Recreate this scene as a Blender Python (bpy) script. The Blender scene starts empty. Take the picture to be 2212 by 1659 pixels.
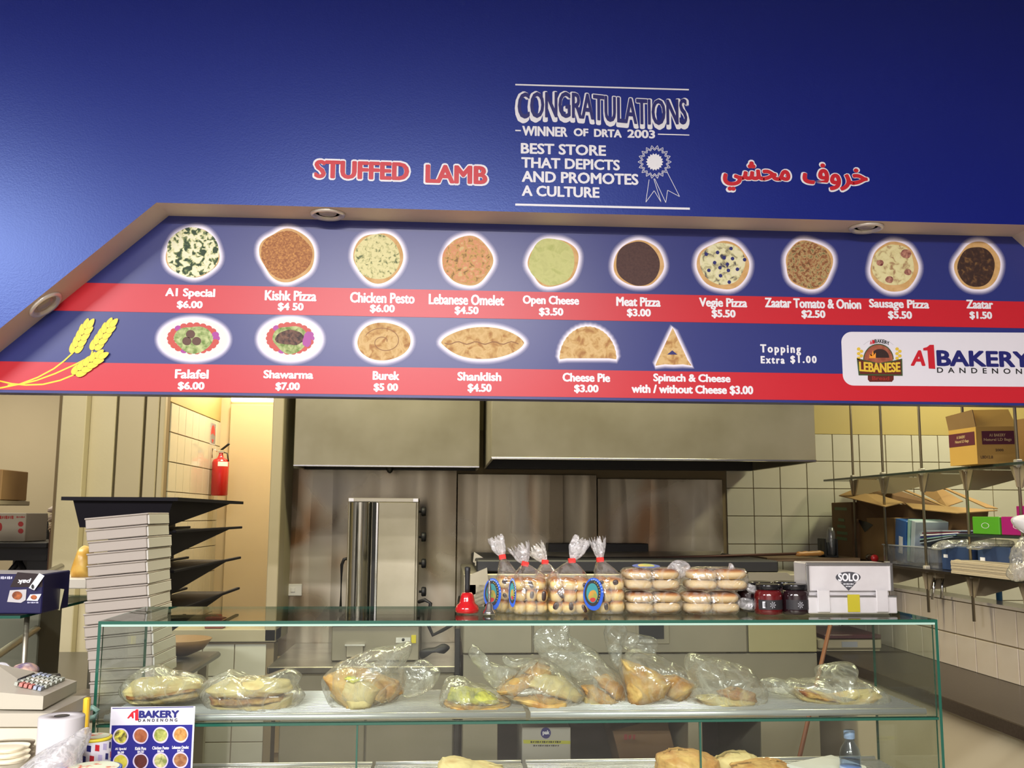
import bpy, bmesh, math, random
from mathutils import Vector, Matrix, noise
random.seed(7)
S = bpy.context.scene
COL = S.collection
# ------------------------------------------------------------------ camera
CAM = Vector((0.0, 0.0, 1.55)); F = 2100.0; U0, V0 = 1106.0, 829.5
YAW, PITCH, ROLL = math.radians(3.8), math.atan(282.5 / 2100), 0.005
fwd = Vector((math.sin(YAW) * math.cos(PITCH), math.cos(YAW) * math.cos(PITCH), math.sin(PITCH)))
r0 = Vector((math.cos(YAW), -math.sin(YAW), 0)); u0 = r0.cross(fwd)
rgt = r0 * math.cos(ROLL) + u0 * math.sin(ROLL); upv = u0 * math.cos(ROLL) - r0 * math.sin(ROLL)
cd = bpy.data.cameras.new('camera'); co = bpy.data.objects.new('camera', cd); COL.objects.link(co)
cd.sensor_width = 36.0; cd.lens = F / 2212 * 36; cd.clip_start = 0.05; cd.clip_end = 60
M3 = Matrix((rgt, upv, -fwd)).transposed()
co.matrix_world = Matrix.Translation(CAM) @ M3.to_4x4()
S.camera = co
# ------------------------------------------------------------------ light and exposure
S.view_settings.view_transform = 'Standard'; S.view_settings.look = 'None'
S.view_settings.exposure = 0.0; S.view_settings.gamma = 1.0; S.view_settings.use_curve_mapping = False
S.cycles.transparent_max_bounces = 48; S.cycles.max_bounces = 8
S.cycles.caustics_reflective = False; S.cycles.caustics_refractive = False
wd = bpy.data.worlds.new('world'); S.world = wd; wd.use_nodes = True
wd.node_tree.nodes['Background'].inputs[0].default_value = (0.9, 0.9, 1.0, 1)
wd.node_tree.nodes['Background'].inputs[1].default_value = 0.25
def area(name, loc, sx, sy, power, col, rot=(0, 0, 0)):
    l = bpy.data.lights.new(name, 'AREA'); l.shape = 'RECTANGLE'; l.size = sx; l.size_y = sy
    l.energy = power; l.color = col
    o = bpy.data.objects.new(name, l); COL.objects.link(o); o.location = loc; o.rotation_euler = rot
    return o
area('shop_tube_light', (-0.35, -1.7, 3.36), 2.2, 0.20, 440, (1.0, 0.95, 0.97))
area('shop_tube_light', (-3.5, -0.9, 3.36), 1.8, 0.22, 360, (0.95, 0.95, 1.0))
area('shop_tube_light', (-0.2, -2.9, 3.36), 3.0, 0.20, 150, (1.0, 0.95, 0.9))
area('shop_tube_light', (-1.0, -4.3, 3.36), 5.0, 0.30, 180, (1.0, 0.95, 0.9))
area('kitchen_tube_light', (0.3, 4.05, 2.86), 2.4, 0.25, 55, (1.0, 0.92, 0.60))
area('kitchen_tube_light', (2.9, 4.2, 2.86), 0.3, 1.6, 44, (1.0, 0.92, 0.62))
area('kitchen_tube_light', (-1.6, 3.9, 2.86), 1.0, 0.25, 32, (1.0, 0.92, 0.78))
area('back_room_light', (-3.2, 6.4, 2.8), 1.4, 0.4, 42, (1.0, 0.90, 0.70))
area('corridor_light', (-1.1, 5.75, 2.75), 0.35, 0.35, 22, (1.0, 0.84, 0.62))
# ------------------------------------------------------------------ pixel -> world
def ray(u, v): return fwd + rgt * ((u - U0) / F) + upv * ((V0 - v) / F)
def W(u, v, Y):
    d = ray(u, v); return CAM + d * (Y / d.y)
def WZ(u, v, z):
    d = ray(u, v); return CAM + d * ((z - CAM.z) / d.z)
def WX(u, v, x):
    d = ray(u, v); return CAM + d * (x / d.x)
def XZ(u, v, Y):
    p = W(u, v, Y); return p.x, p.z
# ------------------------------------------------------------------ materials
MATS = {}
def mat(name, c, rough=0.6, metal=0.0, c2=None, nscale=8.0, bump=0.0, bscale=60.0, spec=0.5, stretch=None, coat=0.0, det=4.0, lo=0.35, hi=0.65):
    if name in MATS: return MATS[name]
    m = bpy.data.materials.new(name); m.use_nodes = True; nt = m.node_tree; b = nt.nodes['Principled BSDF']
    b.inputs['Base Color'].default_value = (*c, 1); b.inputs['Roughness'].default_value = rough
    b.inputs['Metallic'].default_value = metal; b.inputs['Specular IOR Level'].default_value = spec
    if coat: b.inputs['Coat Weight'].default_value = coat; b.inputs['Coat Roughness'].default_value = 0.08
    tc = None
    if c2 is not None or bump:
        tc = nt.nodes.new('ShaderNodeTexCoord'); mp = nt.nodes.new('ShaderNodeMapping')
        nt.links.new(tc.outputs['Object'], mp.inputs[0])
        if stretch: mp.inputs['Scale'].default_value = stretch
    if c2 is not None:
        n = nt.nodes.new('ShaderNodeTexNoise'); n.inputs['Scale'].default_value = nscale; n.inputs['Detail'].default_value = det
        r = nt.nodes.new('ShaderNodeValToRGB'); r.color_ramp.elements[0].position = lo; r.color_ramp.elements[1].position = hi
        r.color_ramp.elements[0].color = (*c, 1); r.color_ramp.elements[1].color = (*c2, 1)
        nt.links.new(mp.outputs[0], n.inputs['Vector']); nt.links.new(n.outputs['Fac'], r.inputs[0]); nt.links.new(r.outputs[0], b.inputs['Base Color'])
    if bump:
        n2 = nt.nodes.new('ShaderNodeTexNoise'); n2.inputs['Scale'].default_value = bscale
        bp = nt.nodes.new('ShaderNodeBump'); bp.inputs['Strength'].default_value = bump; bp.inputs['Distance'].default_value = 0.01
        nt.links.new(mp.outputs[0], n2.inputs['Vector']); nt.links.new(n2.outputs['Fac'], bp.inputs['Height']); nt.links.new(bp.outputs[0], b.inputs['Normal'])
    MATS[name] = m; return m
def emat(name, c, s):
    m = mat(name, c, 0.5); b = m.node_tree.nodes['Principled BSDF']
    b.inputs['Emission Color'].default_value = (*c, 1); b.inputs['Emission Strength'].default_value = s; return m
def film_mat(name, milk_lo, milk_hi, tint=(0.9, 0.92, 0.9), nscale=9.0, gloss=0.10):
    m = bpy.data.materials.new(name); m.use_nodes = True; nt = m.node_tree; nt.nodes.clear()
    o = nt.nodes.new('ShaderNodeOutputMaterial'); tr = nt.nodes.new('ShaderNodeBsdfTransparent'); gl = nt.nodes.new('ShaderNodeBsdfGlossy')
    df = nt.nodes.new('ShaderNodeBsdfDiffuse'); tl = nt.nodes.new('ShaderNodeBsdfTranslucent'); a = nt.nodes.new('ShaderNodeMixShader'); b = nt.nodes.new('ShaderNodeMixShader'); c = nt.nodes.new('ShaderNodeMixShader')
    gl.inputs['Roughness'].default_value = 0.16; df.inputs[0].default_value = (*tint, 1); tl.inputs[0].default_value = (*tint, 1)
    tc = nt.nodes.new('ShaderNodeTexCoord'); n = nt.nodes.new('ShaderNodeTexNoise'); n.inputs['Scale'].default_value = nscale; n.inputs['Detail'].default_value = 3; n.inputs['Distortion'].default_value = 1.5
    nt.links.new(tc.outputs['Object'], n.inputs['Vector'])
    ab = nt.nodes.new('ShaderNodeMath'); ab.operation = 'SUBTRACT'; ab.inputs[1].default_value = 0.5; nt.links.new(n.outputs['Fac'], ab.inputs[0])
    ab2 = nt.nodes.new('ShaderNodeMath'); ab2.operation = 'ABSOLUTE'; nt.links.new(ab.outputs[0], ab2.inputs[0])
    mr = nt.nodes.new('ShaderNodeMapRange'); mr.inputs['From Min'].default_value = 0.0; mr.inputs['From Max'].default_value = 0.10
    mr.inputs['To Min'].default_value = milk_hi; mr.inputs['To Max'].default_value = milk_lo; nt.links.new(ab2.outputs[0], mr.inputs['Value'])
    lw = nt.nodes.new('ShaderNodeLayerWeight'); lw.inputs[0].default_value = 0.5; pw_ = nt.nodes.new('ShaderNodeMath'); pw_.operation = 'POWER'; pw_.inputs[1].default_value = 3.0; nt.links.new(lw.outputs['Facing'], pw_.inputs[0])
    ad = nt.nodes.new('ShaderNodeMath'); ad.operation = 'MULTIPLY_ADD'; ad.inputs[1].default_value = 0.55; ad.inputs[2].default_value = gloss; nt.links.new(pw_.outputs[0], ad.inputs[0])
    bp = nt.nodes.new('ShaderNodeBump'); bp.inputs['Strength'].default_value = 0.9; bp.inputs['Distance'].default_value = 0.012
    nt.links.new(n.outputs['Fac'], bp.inputs['Height']); nt.links.new(bp.outputs[0], gl.inputs['Normal'])
    nt.links.new(df.outputs[0], a.inputs[1]); nt.links.new(tl.outputs[0], a.inputs[2]); a.inputs[0].default_value = 0.5
    nt.links.new(mr.outputs[0], b.inputs[0]); nt.links.new(tr.outputs[0], b.inputs[1]); nt.links.new(a.outputs[0], b.inputs[2])
    nt.links.new(ad.outputs[0], c.inputs[0]); nt.links.new(b.outputs[0], c.inputs[1]); nt.links.new(gl.outputs[0], c.inputs[2])
    nt.links.new(c.outputs[0], o.inputs[0]); MATS[name] = m; return m
def glass_mat(name, tint, refl=0.6, rough=0.0):
    m = bpy.data.materials.new(name); m.use_nodes = True; nt = m.node_tree; nt.nodes.clear()
    o = nt.nodes.new('ShaderNodeOutputMaterial'); tr = nt.nodes.new('ShaderNodeBsdfTransparent'); gl = nt.nodes.new('ShaderNodeBsdfGlossy'); c = nt.nodes.new('ShaderNodeMixShader')
    tr.inputs[0].default_value = (*tint, 1); gl.inputs['Roughness'].default_value = rough; gl.inputs[0].default_value = (refl, refl, refl, 1)
    lw = nt.nodes.new('ShaderNodeLayerWeight'); lw.inputs[0].default_value = 0.5; pw_ = nt.nodes.new('ShaderNodeMath'); pw_.operation = 'POWER'; pw_.inputs[1].default_value = 5.0; nt.links.new(lw.outputs['Facing'], pw_.inputs[0]); fr = nt.nodes.new('ShaderNodeMath'); fr.operation = 'MULTIPLY_ADD'; fr.inputs[1].default_value = 0.94; fr.inputs[2].default_value = 0.045; nt.links.new(pw_.outputs[0], fr.inputs[0])
    nt.links.new(fr.outputs[0], c.inputs[0]); nt.links.new(tr.outputs[0], c.inputs[1]); nt.links.new(gl.outputs[0], c.inputs[2]); nt.links.new(c.outputs[0], o.inputs[0])
    MATS[name] = m; return m
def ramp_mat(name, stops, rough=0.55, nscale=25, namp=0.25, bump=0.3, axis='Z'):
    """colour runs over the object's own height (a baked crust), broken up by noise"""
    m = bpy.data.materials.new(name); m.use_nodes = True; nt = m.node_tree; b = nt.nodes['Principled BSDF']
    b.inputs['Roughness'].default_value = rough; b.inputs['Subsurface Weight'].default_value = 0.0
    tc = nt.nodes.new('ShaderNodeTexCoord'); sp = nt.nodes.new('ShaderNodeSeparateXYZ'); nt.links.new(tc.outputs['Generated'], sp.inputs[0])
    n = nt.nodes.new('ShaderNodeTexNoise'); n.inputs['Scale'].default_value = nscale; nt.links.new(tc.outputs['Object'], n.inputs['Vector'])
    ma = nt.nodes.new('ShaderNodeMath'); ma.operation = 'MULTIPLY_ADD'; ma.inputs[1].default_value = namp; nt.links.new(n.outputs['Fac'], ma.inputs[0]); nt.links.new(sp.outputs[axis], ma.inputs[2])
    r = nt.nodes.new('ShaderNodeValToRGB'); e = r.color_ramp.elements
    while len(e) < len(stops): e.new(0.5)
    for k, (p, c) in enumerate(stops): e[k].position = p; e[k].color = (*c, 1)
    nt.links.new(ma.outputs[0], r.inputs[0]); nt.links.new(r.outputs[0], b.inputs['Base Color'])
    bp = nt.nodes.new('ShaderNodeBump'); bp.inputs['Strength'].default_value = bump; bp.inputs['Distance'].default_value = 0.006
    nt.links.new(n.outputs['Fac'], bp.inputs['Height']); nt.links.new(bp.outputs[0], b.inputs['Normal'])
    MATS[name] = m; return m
def food_mat(name, cols, scale=55, rough=0.6, rng=(0.36, 0.64), kind='noise'):
    m = bpy.data.materials.new(name); m.use_nodes = True; nt = m.node_tree; b = nt.nodes['Principled BSDF']; b.inputs['Roughness'].default_value = rough
    tc = nt.nodes.new('ShaderNodeTexCoord'); n = nt.nodes.new('ShaderNodeTexNoise'); n.inputs['Scale'].default_value = scale; n.inputs['Detail'].default_value = 5; n.inputs['Distortion'].default_value = 0.6
    nt.links.new(tc.outputs['Object'], n.inputs['Vector']); r = nt.nodes.new('ShaderNodeValToRGB'); e = r.color_ramp.elements
    while len(e) < len(cols): e.new(0.5)
    for k, c in enumerate(cols):
        e[k].position = rng[0] + (rng[1] - rng[0]) * k / (len(cols) - 1); e[k].color = (*c, 1)
    nt.links.new(n.outputs['Fac'], r.inputs[0]); nt.links.new(r.outputs[0], b.inputs['Base Color']); MATS[name] = m; return m
def tile_mat(name, c, c2, rough=0.12):
    return mat(name, c, rough, c2=c2, nscale=3.0, bump=0.05, bscale=14, spec=0.6)
WHITE = mat('white_print', (0.86, 0.86, 0.90), 0.35)
RED = mat('red_print', (0.60, 0.016, 0.03), 0.35)
FBLUE = mat('blue_fascia_laminate', (0.003, 0.008, 0.20), 0.33, c2=(0.0045, 0.010, 0.205), nscale=2.0, bump=0.03, bscale=220, spec=1.0)
FBLUE.node_tree.nodes['Principled BSDF'].inputs['Specular Tint'].default_value = (.42, .58, 1.0, 1)
MBLUE = mat('menu_blue', (0.026, 0.036, 0.20), 0.32)
NAVY = mat('navy_print', (0.018, 0.02, 0.16), 0.35)
BLACK = mat('black_matte', (0.012, 0.012, 0.013), 0.5)
DARK = mat('dark_metal', (0.03, 0.028, 0.026), 0.4, 0.4)
CREAM = mat('cream_paint', (0.50, 0.44, 0.27), 0.55, c2=(0.55, 0.49, 0.31), nscale=1.5, bump=0.04)
CREAM2 = mat('cream_laminate', (0.47, 0.41, 0.27), 0.45, c2=(0.43, 0.37, 0.23), nscale=1.2)
YELLOWP = mat('yellow_paint', (0.52, 0.42, 0.15), 0.5, c2=(0.47, 0.37, 0.13), nscale=1.2)
SOFF = mat('soffit_paint', (0.66, 0.54, 0.42), 0.55)
TILE = tile_mat('white_glazed_tile', (0.60, 0.58, 0.46), (0.66, 0.64, 0.52))
TILE_P = tile_mat('pinkish_glazed_tile', (0.50, 0.41, 0.31), (0.56, 0.50, 0.42), 0.2)
GROUT = mat('grout', (0.26, 0.20, 0.11), 0.9)
STEEL = mat('stainless_steel', (0.42, 0.385, 0.28), 0.33, 0.8, c2=(0.54, 0.50, 0.39), nscale=2.4, bump=0.10, bscale=5, stretch=(1, 1, 1), det=6)
def stained_refl_steel(name):
    m = bpy.data.materials.new(name); m.use_nodes = True; nt = m.node_tree; b = nt.nodes['Principled BSDF']; b.inputs['Metallic'].default_value = 0.75
    tc = nt.nodes.new('ShaderNodeTexCoord'); L = nt.links.new
    def nz(scale, st, det, dist, lo, hi):
        mp = nt.nodes.new('ShaderNodeMapping'); mp.inputs['Scale'].default_value = st; L(tc.outputs['Object'], mp.inputs[0])
        n = nt.nodes.new('ShaderNodeTexNoise'); n.inputs['Scale'].default_value = scale; n.inputs['Detail'].default_value = det; n.inputs['Distortion'].default_value = dist; L(mp.outputs[0], n.inputs['Vector'])
        r = nt.nodes.new('ShaderNodeMapRange'); r.inputs['From Min'].default_value = lo; r.inputs['From Max'].default_value = hi; L(n.outputs['Fac'], r.inputs['Value']); return r
    smear = nz(1.5, (1.0, 1, .8), 2, 1.6, .46, .72); refl_streak = nz(5, (1.5, 1, .08), 1, .1, .42, .66); burn = nz(1.7, (1.3, 1, .6), 2, .6, .52, .70)  # vertical reflections put into the colour, beside real burn and smear marks
    def mix(a, b2, f):
        x = nt.nodes.new('ShaderNodeMix'); x.data_type = 'RGBA'; L(f.outputs[0], x.inputs['Factor'])
        for v, k in ((a, 'A'), (b2, 'B')):
            if isinstance(v, tuple): x.inputs[k].default_value = (*v, 1)
            else: L(v.outputs['Result'], x.inputs[k])
        return x
    c = mix((.40, .35, .25), (.19, .155, .10), refl_streak); c = mix(c, (.30, .16, .07), burn); c = mix(c, (.66, .61, .50), smear)
    L(c.outputs['Result'], b.inputs['Base Color'])
    ro = nt.nodes.new('ShaderNodeMapRange'); ro.inputs['To Min'].default_value = .24; ro.inputs['To Max'].default_value = .5; L(smear.outputs[0], ro.inputs['Value']); L(ro.outputs[0], b.inputs['Roughness'])
    bp = nt.nodes.new('ShaderNodeBump'); bp.inputs['Strength'].default_value = .5; bp.inputs['Distance'].default_value = .006; L(refl_streak.outputs[0], bp.inputs['Height']); L(bp.outputs[0], b.inputs['Normal'])
    return m
STEEL_V = stained_refl_steel('stained_stainless_panel')
STEEL_H = mat('brushed_hood_steel', (0.36, 0.325, 0.22), 0.40, 0.65, c2=(0.50, 0.46, 0.34), nscale=2.2, bump=0.05, bscale=4)
BRIGHT = mat('bright_wire', (0.74, 0.74, 0.74), 0.28, 0.6)
CHROME = mat('chrome', (0.75, 0.75, 0.74), 0.12, 1.0)
ALU = mat('polished_aluminium', (0.86, 0.84, 0.84), 0.28, 0.45, c2=(0.74, 0.70, 0.70), nscale=9, bump=0.15, bscale=14)
PALE_STEEL = mat('pale_cabinet_steel', (0.27, 0.25, 0.18), 0.42, 0.4, c2=(0.33, 0.30, 0.215), nscale=1.8)
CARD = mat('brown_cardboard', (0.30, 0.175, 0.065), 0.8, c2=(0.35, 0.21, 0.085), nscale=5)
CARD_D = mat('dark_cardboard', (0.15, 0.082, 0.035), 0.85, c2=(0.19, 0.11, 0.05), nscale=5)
CARD_Y = mat('yellow_cardboard', (0.74, 0.45, 0.10), 0.7, c2=(0.68, 0.40, 0.09), nscale=4)
CARTON_SHADED = mat('white_carton', (0.38, 0.335, 0.285), 0.6)  # white card, shade of the box fronts put into the colour
CARTON_LIT = mat('carton_end', (0.58, 0.56, 0.50), 0.6)  # same white card, painted lighter for the light on the box ends
MAROON = mat('maroon_print', (0.12, 0.01, 0.03), 0.6)
GRANITE = mat('dark_stone_top', (0.036, 0.024, 0.018), 0.3, c2=(0.05, 0.037, 0.028), nscale=120, spec=0.35)
GLASS = glass_mat('clear_glass', (0.93, 0.96, 0.93))
GEDGE = mat('green_glass_edge', (0.010, 0.085, 0.055), 0.15, spec=0.8)
GEDGE2 = mat('pale_glass_edge', (0.38, 0.55, 0.46), 0.15)
FILM = film_mat('thin_clear_film', 0.02, 0.26, nscale=16)
FILM_M = film_mat('cloudy_bag_film', 0.13, 0.44, (0.82, 0.81, 0.74), 13.0)
FILM_W = film_mat('gathered_film', 0.30, 0.75, (0.92, 0.92, 0.92), 30.0)
PLAS = film_mat('translucent_plastic', 0.22, 0.34, (0.38, 0.40, 0.44), 4.0)
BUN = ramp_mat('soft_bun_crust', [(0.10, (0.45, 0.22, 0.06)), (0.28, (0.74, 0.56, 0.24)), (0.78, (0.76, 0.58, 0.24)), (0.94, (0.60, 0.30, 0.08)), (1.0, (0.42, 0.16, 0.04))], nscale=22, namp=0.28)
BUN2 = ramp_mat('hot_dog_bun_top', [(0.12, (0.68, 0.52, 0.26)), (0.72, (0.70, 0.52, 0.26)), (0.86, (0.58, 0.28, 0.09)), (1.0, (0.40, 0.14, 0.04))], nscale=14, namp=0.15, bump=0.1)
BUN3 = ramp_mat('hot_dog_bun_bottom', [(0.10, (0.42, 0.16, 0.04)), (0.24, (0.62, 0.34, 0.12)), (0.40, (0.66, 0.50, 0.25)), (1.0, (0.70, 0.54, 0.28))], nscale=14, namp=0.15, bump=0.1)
CHOC = mat('chocolate', (0.035, 0.014, 0.010), 0.35)
CRUST = mat('baked_pastry', (0.52, 0.23, 0.055), 0.5, c2=(0.80, 0.52, 0.17), nscale=24, bump=0.6, bscale=40)
CRUST_P = mat('pale_flatbread', (0.78, 0.64, 0.30), 0.6, c2=(0.58, 0.32, 0.10), nscale=19, bump=0.5, bscale=30, lo=0.5, hi=0.8)
CRUST_G = mat('cheese_topping', (0.74, 0.70, 0.12), 0.6, c2=(0.20, 0.24, 0.06), nscale=30, bump=0.7, bscale=50, lo=0.5, hi=0.75)
CRUST_R = mat('meat_filling', (0.34, 0.11, 0.05), 0.6, c2=(0.60, 0.38, 0.12), nscale=35, bump=0.7, bscale=60)
# ------------------------------------------------------------------ mesh helpers
ORG = {}
class MB:
    def __init__(s): s.v = []; s.f = []; s.m = []; s.mats = []; s.sm = []
    def mi(s, m):
        if m not in s.mats: s.mats.append(m)
        return s.mats.index(m)
    def add(s, vs, fs, m, smooth=False):
        b = len(s.v); s.v += [Vector(x) for x in vs]; k = s.mi(m)
        for f in fs: s.f.append([i + b for i in f]); s.m.append(k); s.sm.append(smooth)
        return s
    def box(s, x0, x1, y0, y1, z0, z1, m, bev=0.0, rot=None, piv=None, seg=1):
        if x0 > x1: x0, x1 = x1, x0
        if y0 > y1: y0, y1 = y1, y0
        if z0 > z1: z0, z1 = z1, z0
        if bev:
            bm = bmesh.new(); bmesh.ops.create_cube(bm, size=1)
            for v in bm.verts: v.co = Vector((x0 + (v.co.x + .5) * (x1 - x0), y0 + (v.co.y + .5) * (y1 - y0), z0 + (v.co.z + .5) * (z1 - z0)))
            bmesh.ops.bevel(bm, geom=list(bm.edges), offset=min(bev, .45 * min(x1 - x0, y1 - y0, z1 - z0)), segments=seg, affect='EDGES', profile=0.5)
            bm.verts.index_update(); vs = [v.co.copy() for v in bm.verts]; fs = [[v.index for v in f.verts] for f in bm.faces]; bm.free()
        else:
            vs = [Vector((x, y, z)) for x in (x0, x1) for y in (y0, y1) for z in (z0, z1)]
            fs = [(0, 1, 3, 2), (4, 6, 7, 5), (0, 4, 5, 1), (2, 3, 7, 6), (0, 2, 6, 4), (1, 5, 7, 3)]
        if rot is not None:
            p = Vector(piv) if piv else Vector(((x0 + x1) / 2, (y0 + y1) / 2, (z0 + z1) / 2))
            vs = [rot @ (v - p) + p for v in vs]
        return s.add(vs, fs, m, bool(bev and seg > 1))
    def lathe(s, c, prof, m, n=24, axis=None, smooth=True):
        """prof: list of (radius, height); axis Z unless a rotation matrix is given"""
        vs = []; fs = []; c = Vector(c)
        for r, h in prof:
            for k in range(n):
                a = 2 * math.pi * k / n; p = Vector((r * math.cos(a), r * math.sin(a), h))
                if axis is not None: p = axis @ p
                vs.append(c + p)
        for j in range(len(prof) - 1):
            for k in range(n):
                k2 = (k + 1) % n; fs.append((j * n + k, j * n + k2, (j + 1) * n + k2, (j + 1) * n + k))
        fs.append(tuple(reversed(range(n)))); fs.append(tuple(range((len(prof) - 1) * n, len(prof) * n)))
        return s.add(vs, fs, m, smooth)
    def tube(s, pts, r, m, n=8, closed=False):
        pts = [Vector(p) for p in pts]; vs = []; fs = []; L = len(pts); rr = r if isinstance(r, (list, tuple)) else [r] * L
        for i, p in enumerate(pts):
            t = (pts[min(i + 1, L - 1)] - pts[max(i - 1, 0)]).normalized()
            a = t.cross(Vector((0, 0, 1)));
            if a.length < 1e-3: a = t.cross(Vector((1, 0, 0)))
            a.normalize(); b = t.cross(a)
            for k in range(n):
                g = 2 * math.pi * k / n; vs.append(p + (a * math.cos(g) + b * math.sin(g)) * rr[i])
        for i in range(L - 1):
            for k in range(n):
                k2 = (k + 1) % n; fs.append((i * n + k, i * n + k2, (i + 1) * n + k2, (i + 1) * n + k))
        fs.append(tuple(reversed(range(n)))); fs.append(tuple(range((L - 1) * n, L * n)))
        return s.add(vs, fs, m, True)
    def prism(s, poly, y0, y1, m, mside=None):
        """polygon (x,z) extruded from y0 (towards camera) to y1"""
        n = len(poly); vs = [(x, y0, z) for x, z in poly] + [(x, y1, z) for x, z in poly]
        s.add(vs, [list(range(n)), list(reversed(range(n, 2 * n)))], m)
        b = len(s.v) - 2 * n; k = s.mi(mside or m)
        for i in range(n):
            j = (i + 1) % n; s.f.append([b + i, b + n + i, b + n + j, b + j]); s.m.append(k); s.sm.append(False)
        return s
    def hull(s, pts, m):
        bm = bmesh.new()
        for p in pts: bm.verts.new(p)
        bmesh.ops.convex_hull(bm, input=bm.verts); 
        for v in [v for v in bm.verts if not v.link_faces]: bm.verts.remove(v)
        bm.verts.index_update(); vs = [v.co.copy() for v in bm.verts]; fs = [[v.index for v in f.verts] for f in bm.faces]; bm.free()
        return s.add(vs, fs, m)
    def build(s, name, parent=None, mod=None):
        me = bpy.data.meshes.new(name); org = ORG[parent.name] if parent else Vector((0, 0, 0))
        if parent is None and s.v:
            xs = [v.x for v in s.v]; ys = [v.y for v in s.v]; zs = [v.z for v in s.v]
            org = Vector(((min(xs) + max(xs)) / 2, (min(ys) + max(ys)) / 2, min(zs)))
        me.from_pydata([v - org for v in s.v], [], s.f)
        for m in s.mats: me.materials.append(m)
        me.polygons.foreach_set('material_index', s.m); me.polygons.foreach_set('use_smooth', s.sm); me.update()
        o = bpy.data.objects.new(name, me); COL.objects.link(o)
        if parent: o.parent = parent
        else: o.location = org
        ORG[o.name] = org
        return o
def tag(o, label, cat, group=None, kind=None):
    o['label'] = label; o['category'] = cat
    if group: o['group'] = group
    if kind: o['kind'] = kind
    return o
def thing(name, label, cat, loc, group=None):
    o = bpy.data.objects.new(name, None); COL.objects.link(o); o.location = loc; o.empty_display_size = 0.05
    ORG[o.name] = Vector(loc); return tag(o, label, cat, group)
def struct(name, mb): o = mb.build(name); o['kind'] = 'structure'; return o
def copy_tree(o, parent=None, d=None):
    c = o.copy(); COL.objects.link(c)
    if parent: c.parent = parent
    if d is not None: c.location = o.location + d
    ORG[c.name] = ORG[o.name] + (d or Vector())
    for ch in list(o.children): copy_tree(ch, c)
    return c
def lab(o, t): o['label'] = t; return o
def smooth_outline(pts, n=72):
    L = len(pts); out = []
    for k in range(n):
        t = k * L / n; i = int(t); f = t - i; p0, p1, p2, p3 = [Vector(pts[(i + j - 1) % L]) for j in range(4)]
        out.append(0.5 * ((2 * p1) + (p2 - p0) * f + (2 * p0 - 5 * p1 + 4 * p2 - p3) * f * f + (3 * p1 - p0 - 3 * p2 + p3) * f ** 3))
    return out
def linear_outline(pts, n):
    L = len(pts); out = []
    for k in range(n):
        t = k * L / n; i = int(t); f = t - i; a, b = Vector(pts[i % L]), Vector(pts[(i + 1) % L]); p = a.lerp(b, f)
        out.append(p + Vector((noise.noise(p * .21), noise.noise(p * .21 + Vector((9, 9, 0))), 0)) * 2.2)
    return out
def pillow(mb, pts, Y, T, m, n=64, rings=9, amp=0.004, freq=14, cu=None, yslope=0.0, ridged=False, power=0.5, sharp=False):
    """a lump of real thickness: outline (pixels at depth Y), swelling to +-T about that depth"""
    o = [W(p.x, p.y, Y) for p in (linear_outline if sharp else smooth_outline)([Vector((a, b, 0)) for a, b in pts], n)]
    c = sum(o, Vector()) / n if cu is None else W(cu[0], cu[1], Y)
    zb = min(p.z for p in o); vs = []; fs = []
    sd = random.random() * 50
    for side in (-1, 1):
        for j in range(rings + 1):
            r = j / rings; r = math.sin(r * math.pi / 2) if j else 0
            for k in range(n):
                p = c.lerp(o[k], r); d = T * max(0.0, 1 - r * r) ** power
                q = Vector((p.x, p.y + side * d + yslope * (p.z - zb), p.z))
                nz = noise.noise(q * freq + Vector((sd, 0, side)))
                if ridged: nz = 1 - 3 * abs(nz)
                q += Vector((noise.noise(q * freq * 1.3 + Vector((9, sd, 0))) * 0.8, side * nz, noise.noise(q * freq + Vector((0, 5, sd))) * 0.6)) * amp * (1 if r < 1 else 0.5)
                vs.append(q)
    R = (rings + 1) * n
    for sidx in (0, 1):
        b = sidx * R
        for j in range(rings):
            for k in range(n):
                k2 = (k + 1) % n; f = (b + j * n + k, b + j * n + k2, b + (j + 1) * n + k2, b + (j + 1) * n + k)
                fs.append(f if sidx == 0 else tuple(reversed(f)))
    for k in range(n):
        k2 = (k + 1) % n; fs.append((rings * n + k, rings * n + k2, R + rings * n + k2, R + rings * n + k))
    return mb.add(vs, fs, m, True)
def crop(ox, oy, s, pts): return [(ox + a / s, oy + b / s) for a, b in pts]
# ------------------------------------------------------------------ lettering
TC = {}
def glyphs(body, sp=1.0):
    if (body, sp) in TC: return TC[(body, sp)]
    c = bpy.data.curves.new('t', 'FONT'); c.body = body; c.space_character = sp; c.resolution_u = 3
    o = bpy.data.objects.new('t', c); COL.objects.link(o)
    dg = bpy.context.evaluated_depsgraph_get(); me = bpy.data.meshes.new_from_object(o.evaluated_get(dg))
    vs = [v.co.copy() for v in me.vertices]; fs = [list(p.vertices) for p in me.polygons]
    bpy.data.objects.remove(o); bpy.data.curves.remove(c); bpy.data.meshes.remove(me)
    TC[(body, sp)] = (vs, fs); return TC[(body, sp)]
def letter_verts(body, w, h, spacing=None):
    vs, fs = glyphs(body, spacing or 1.0)
    xs = [v.x for v in vs]; ys = [v.y for v in vs]; x0, x1, y0, y1 = min(xs), max(xs), min(ys), max(ys)
    return [((v.x - x0) / (x1 - x0) * w, (v.y - y0) / (y1 - y0) * h) for v in vs], fs
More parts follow.
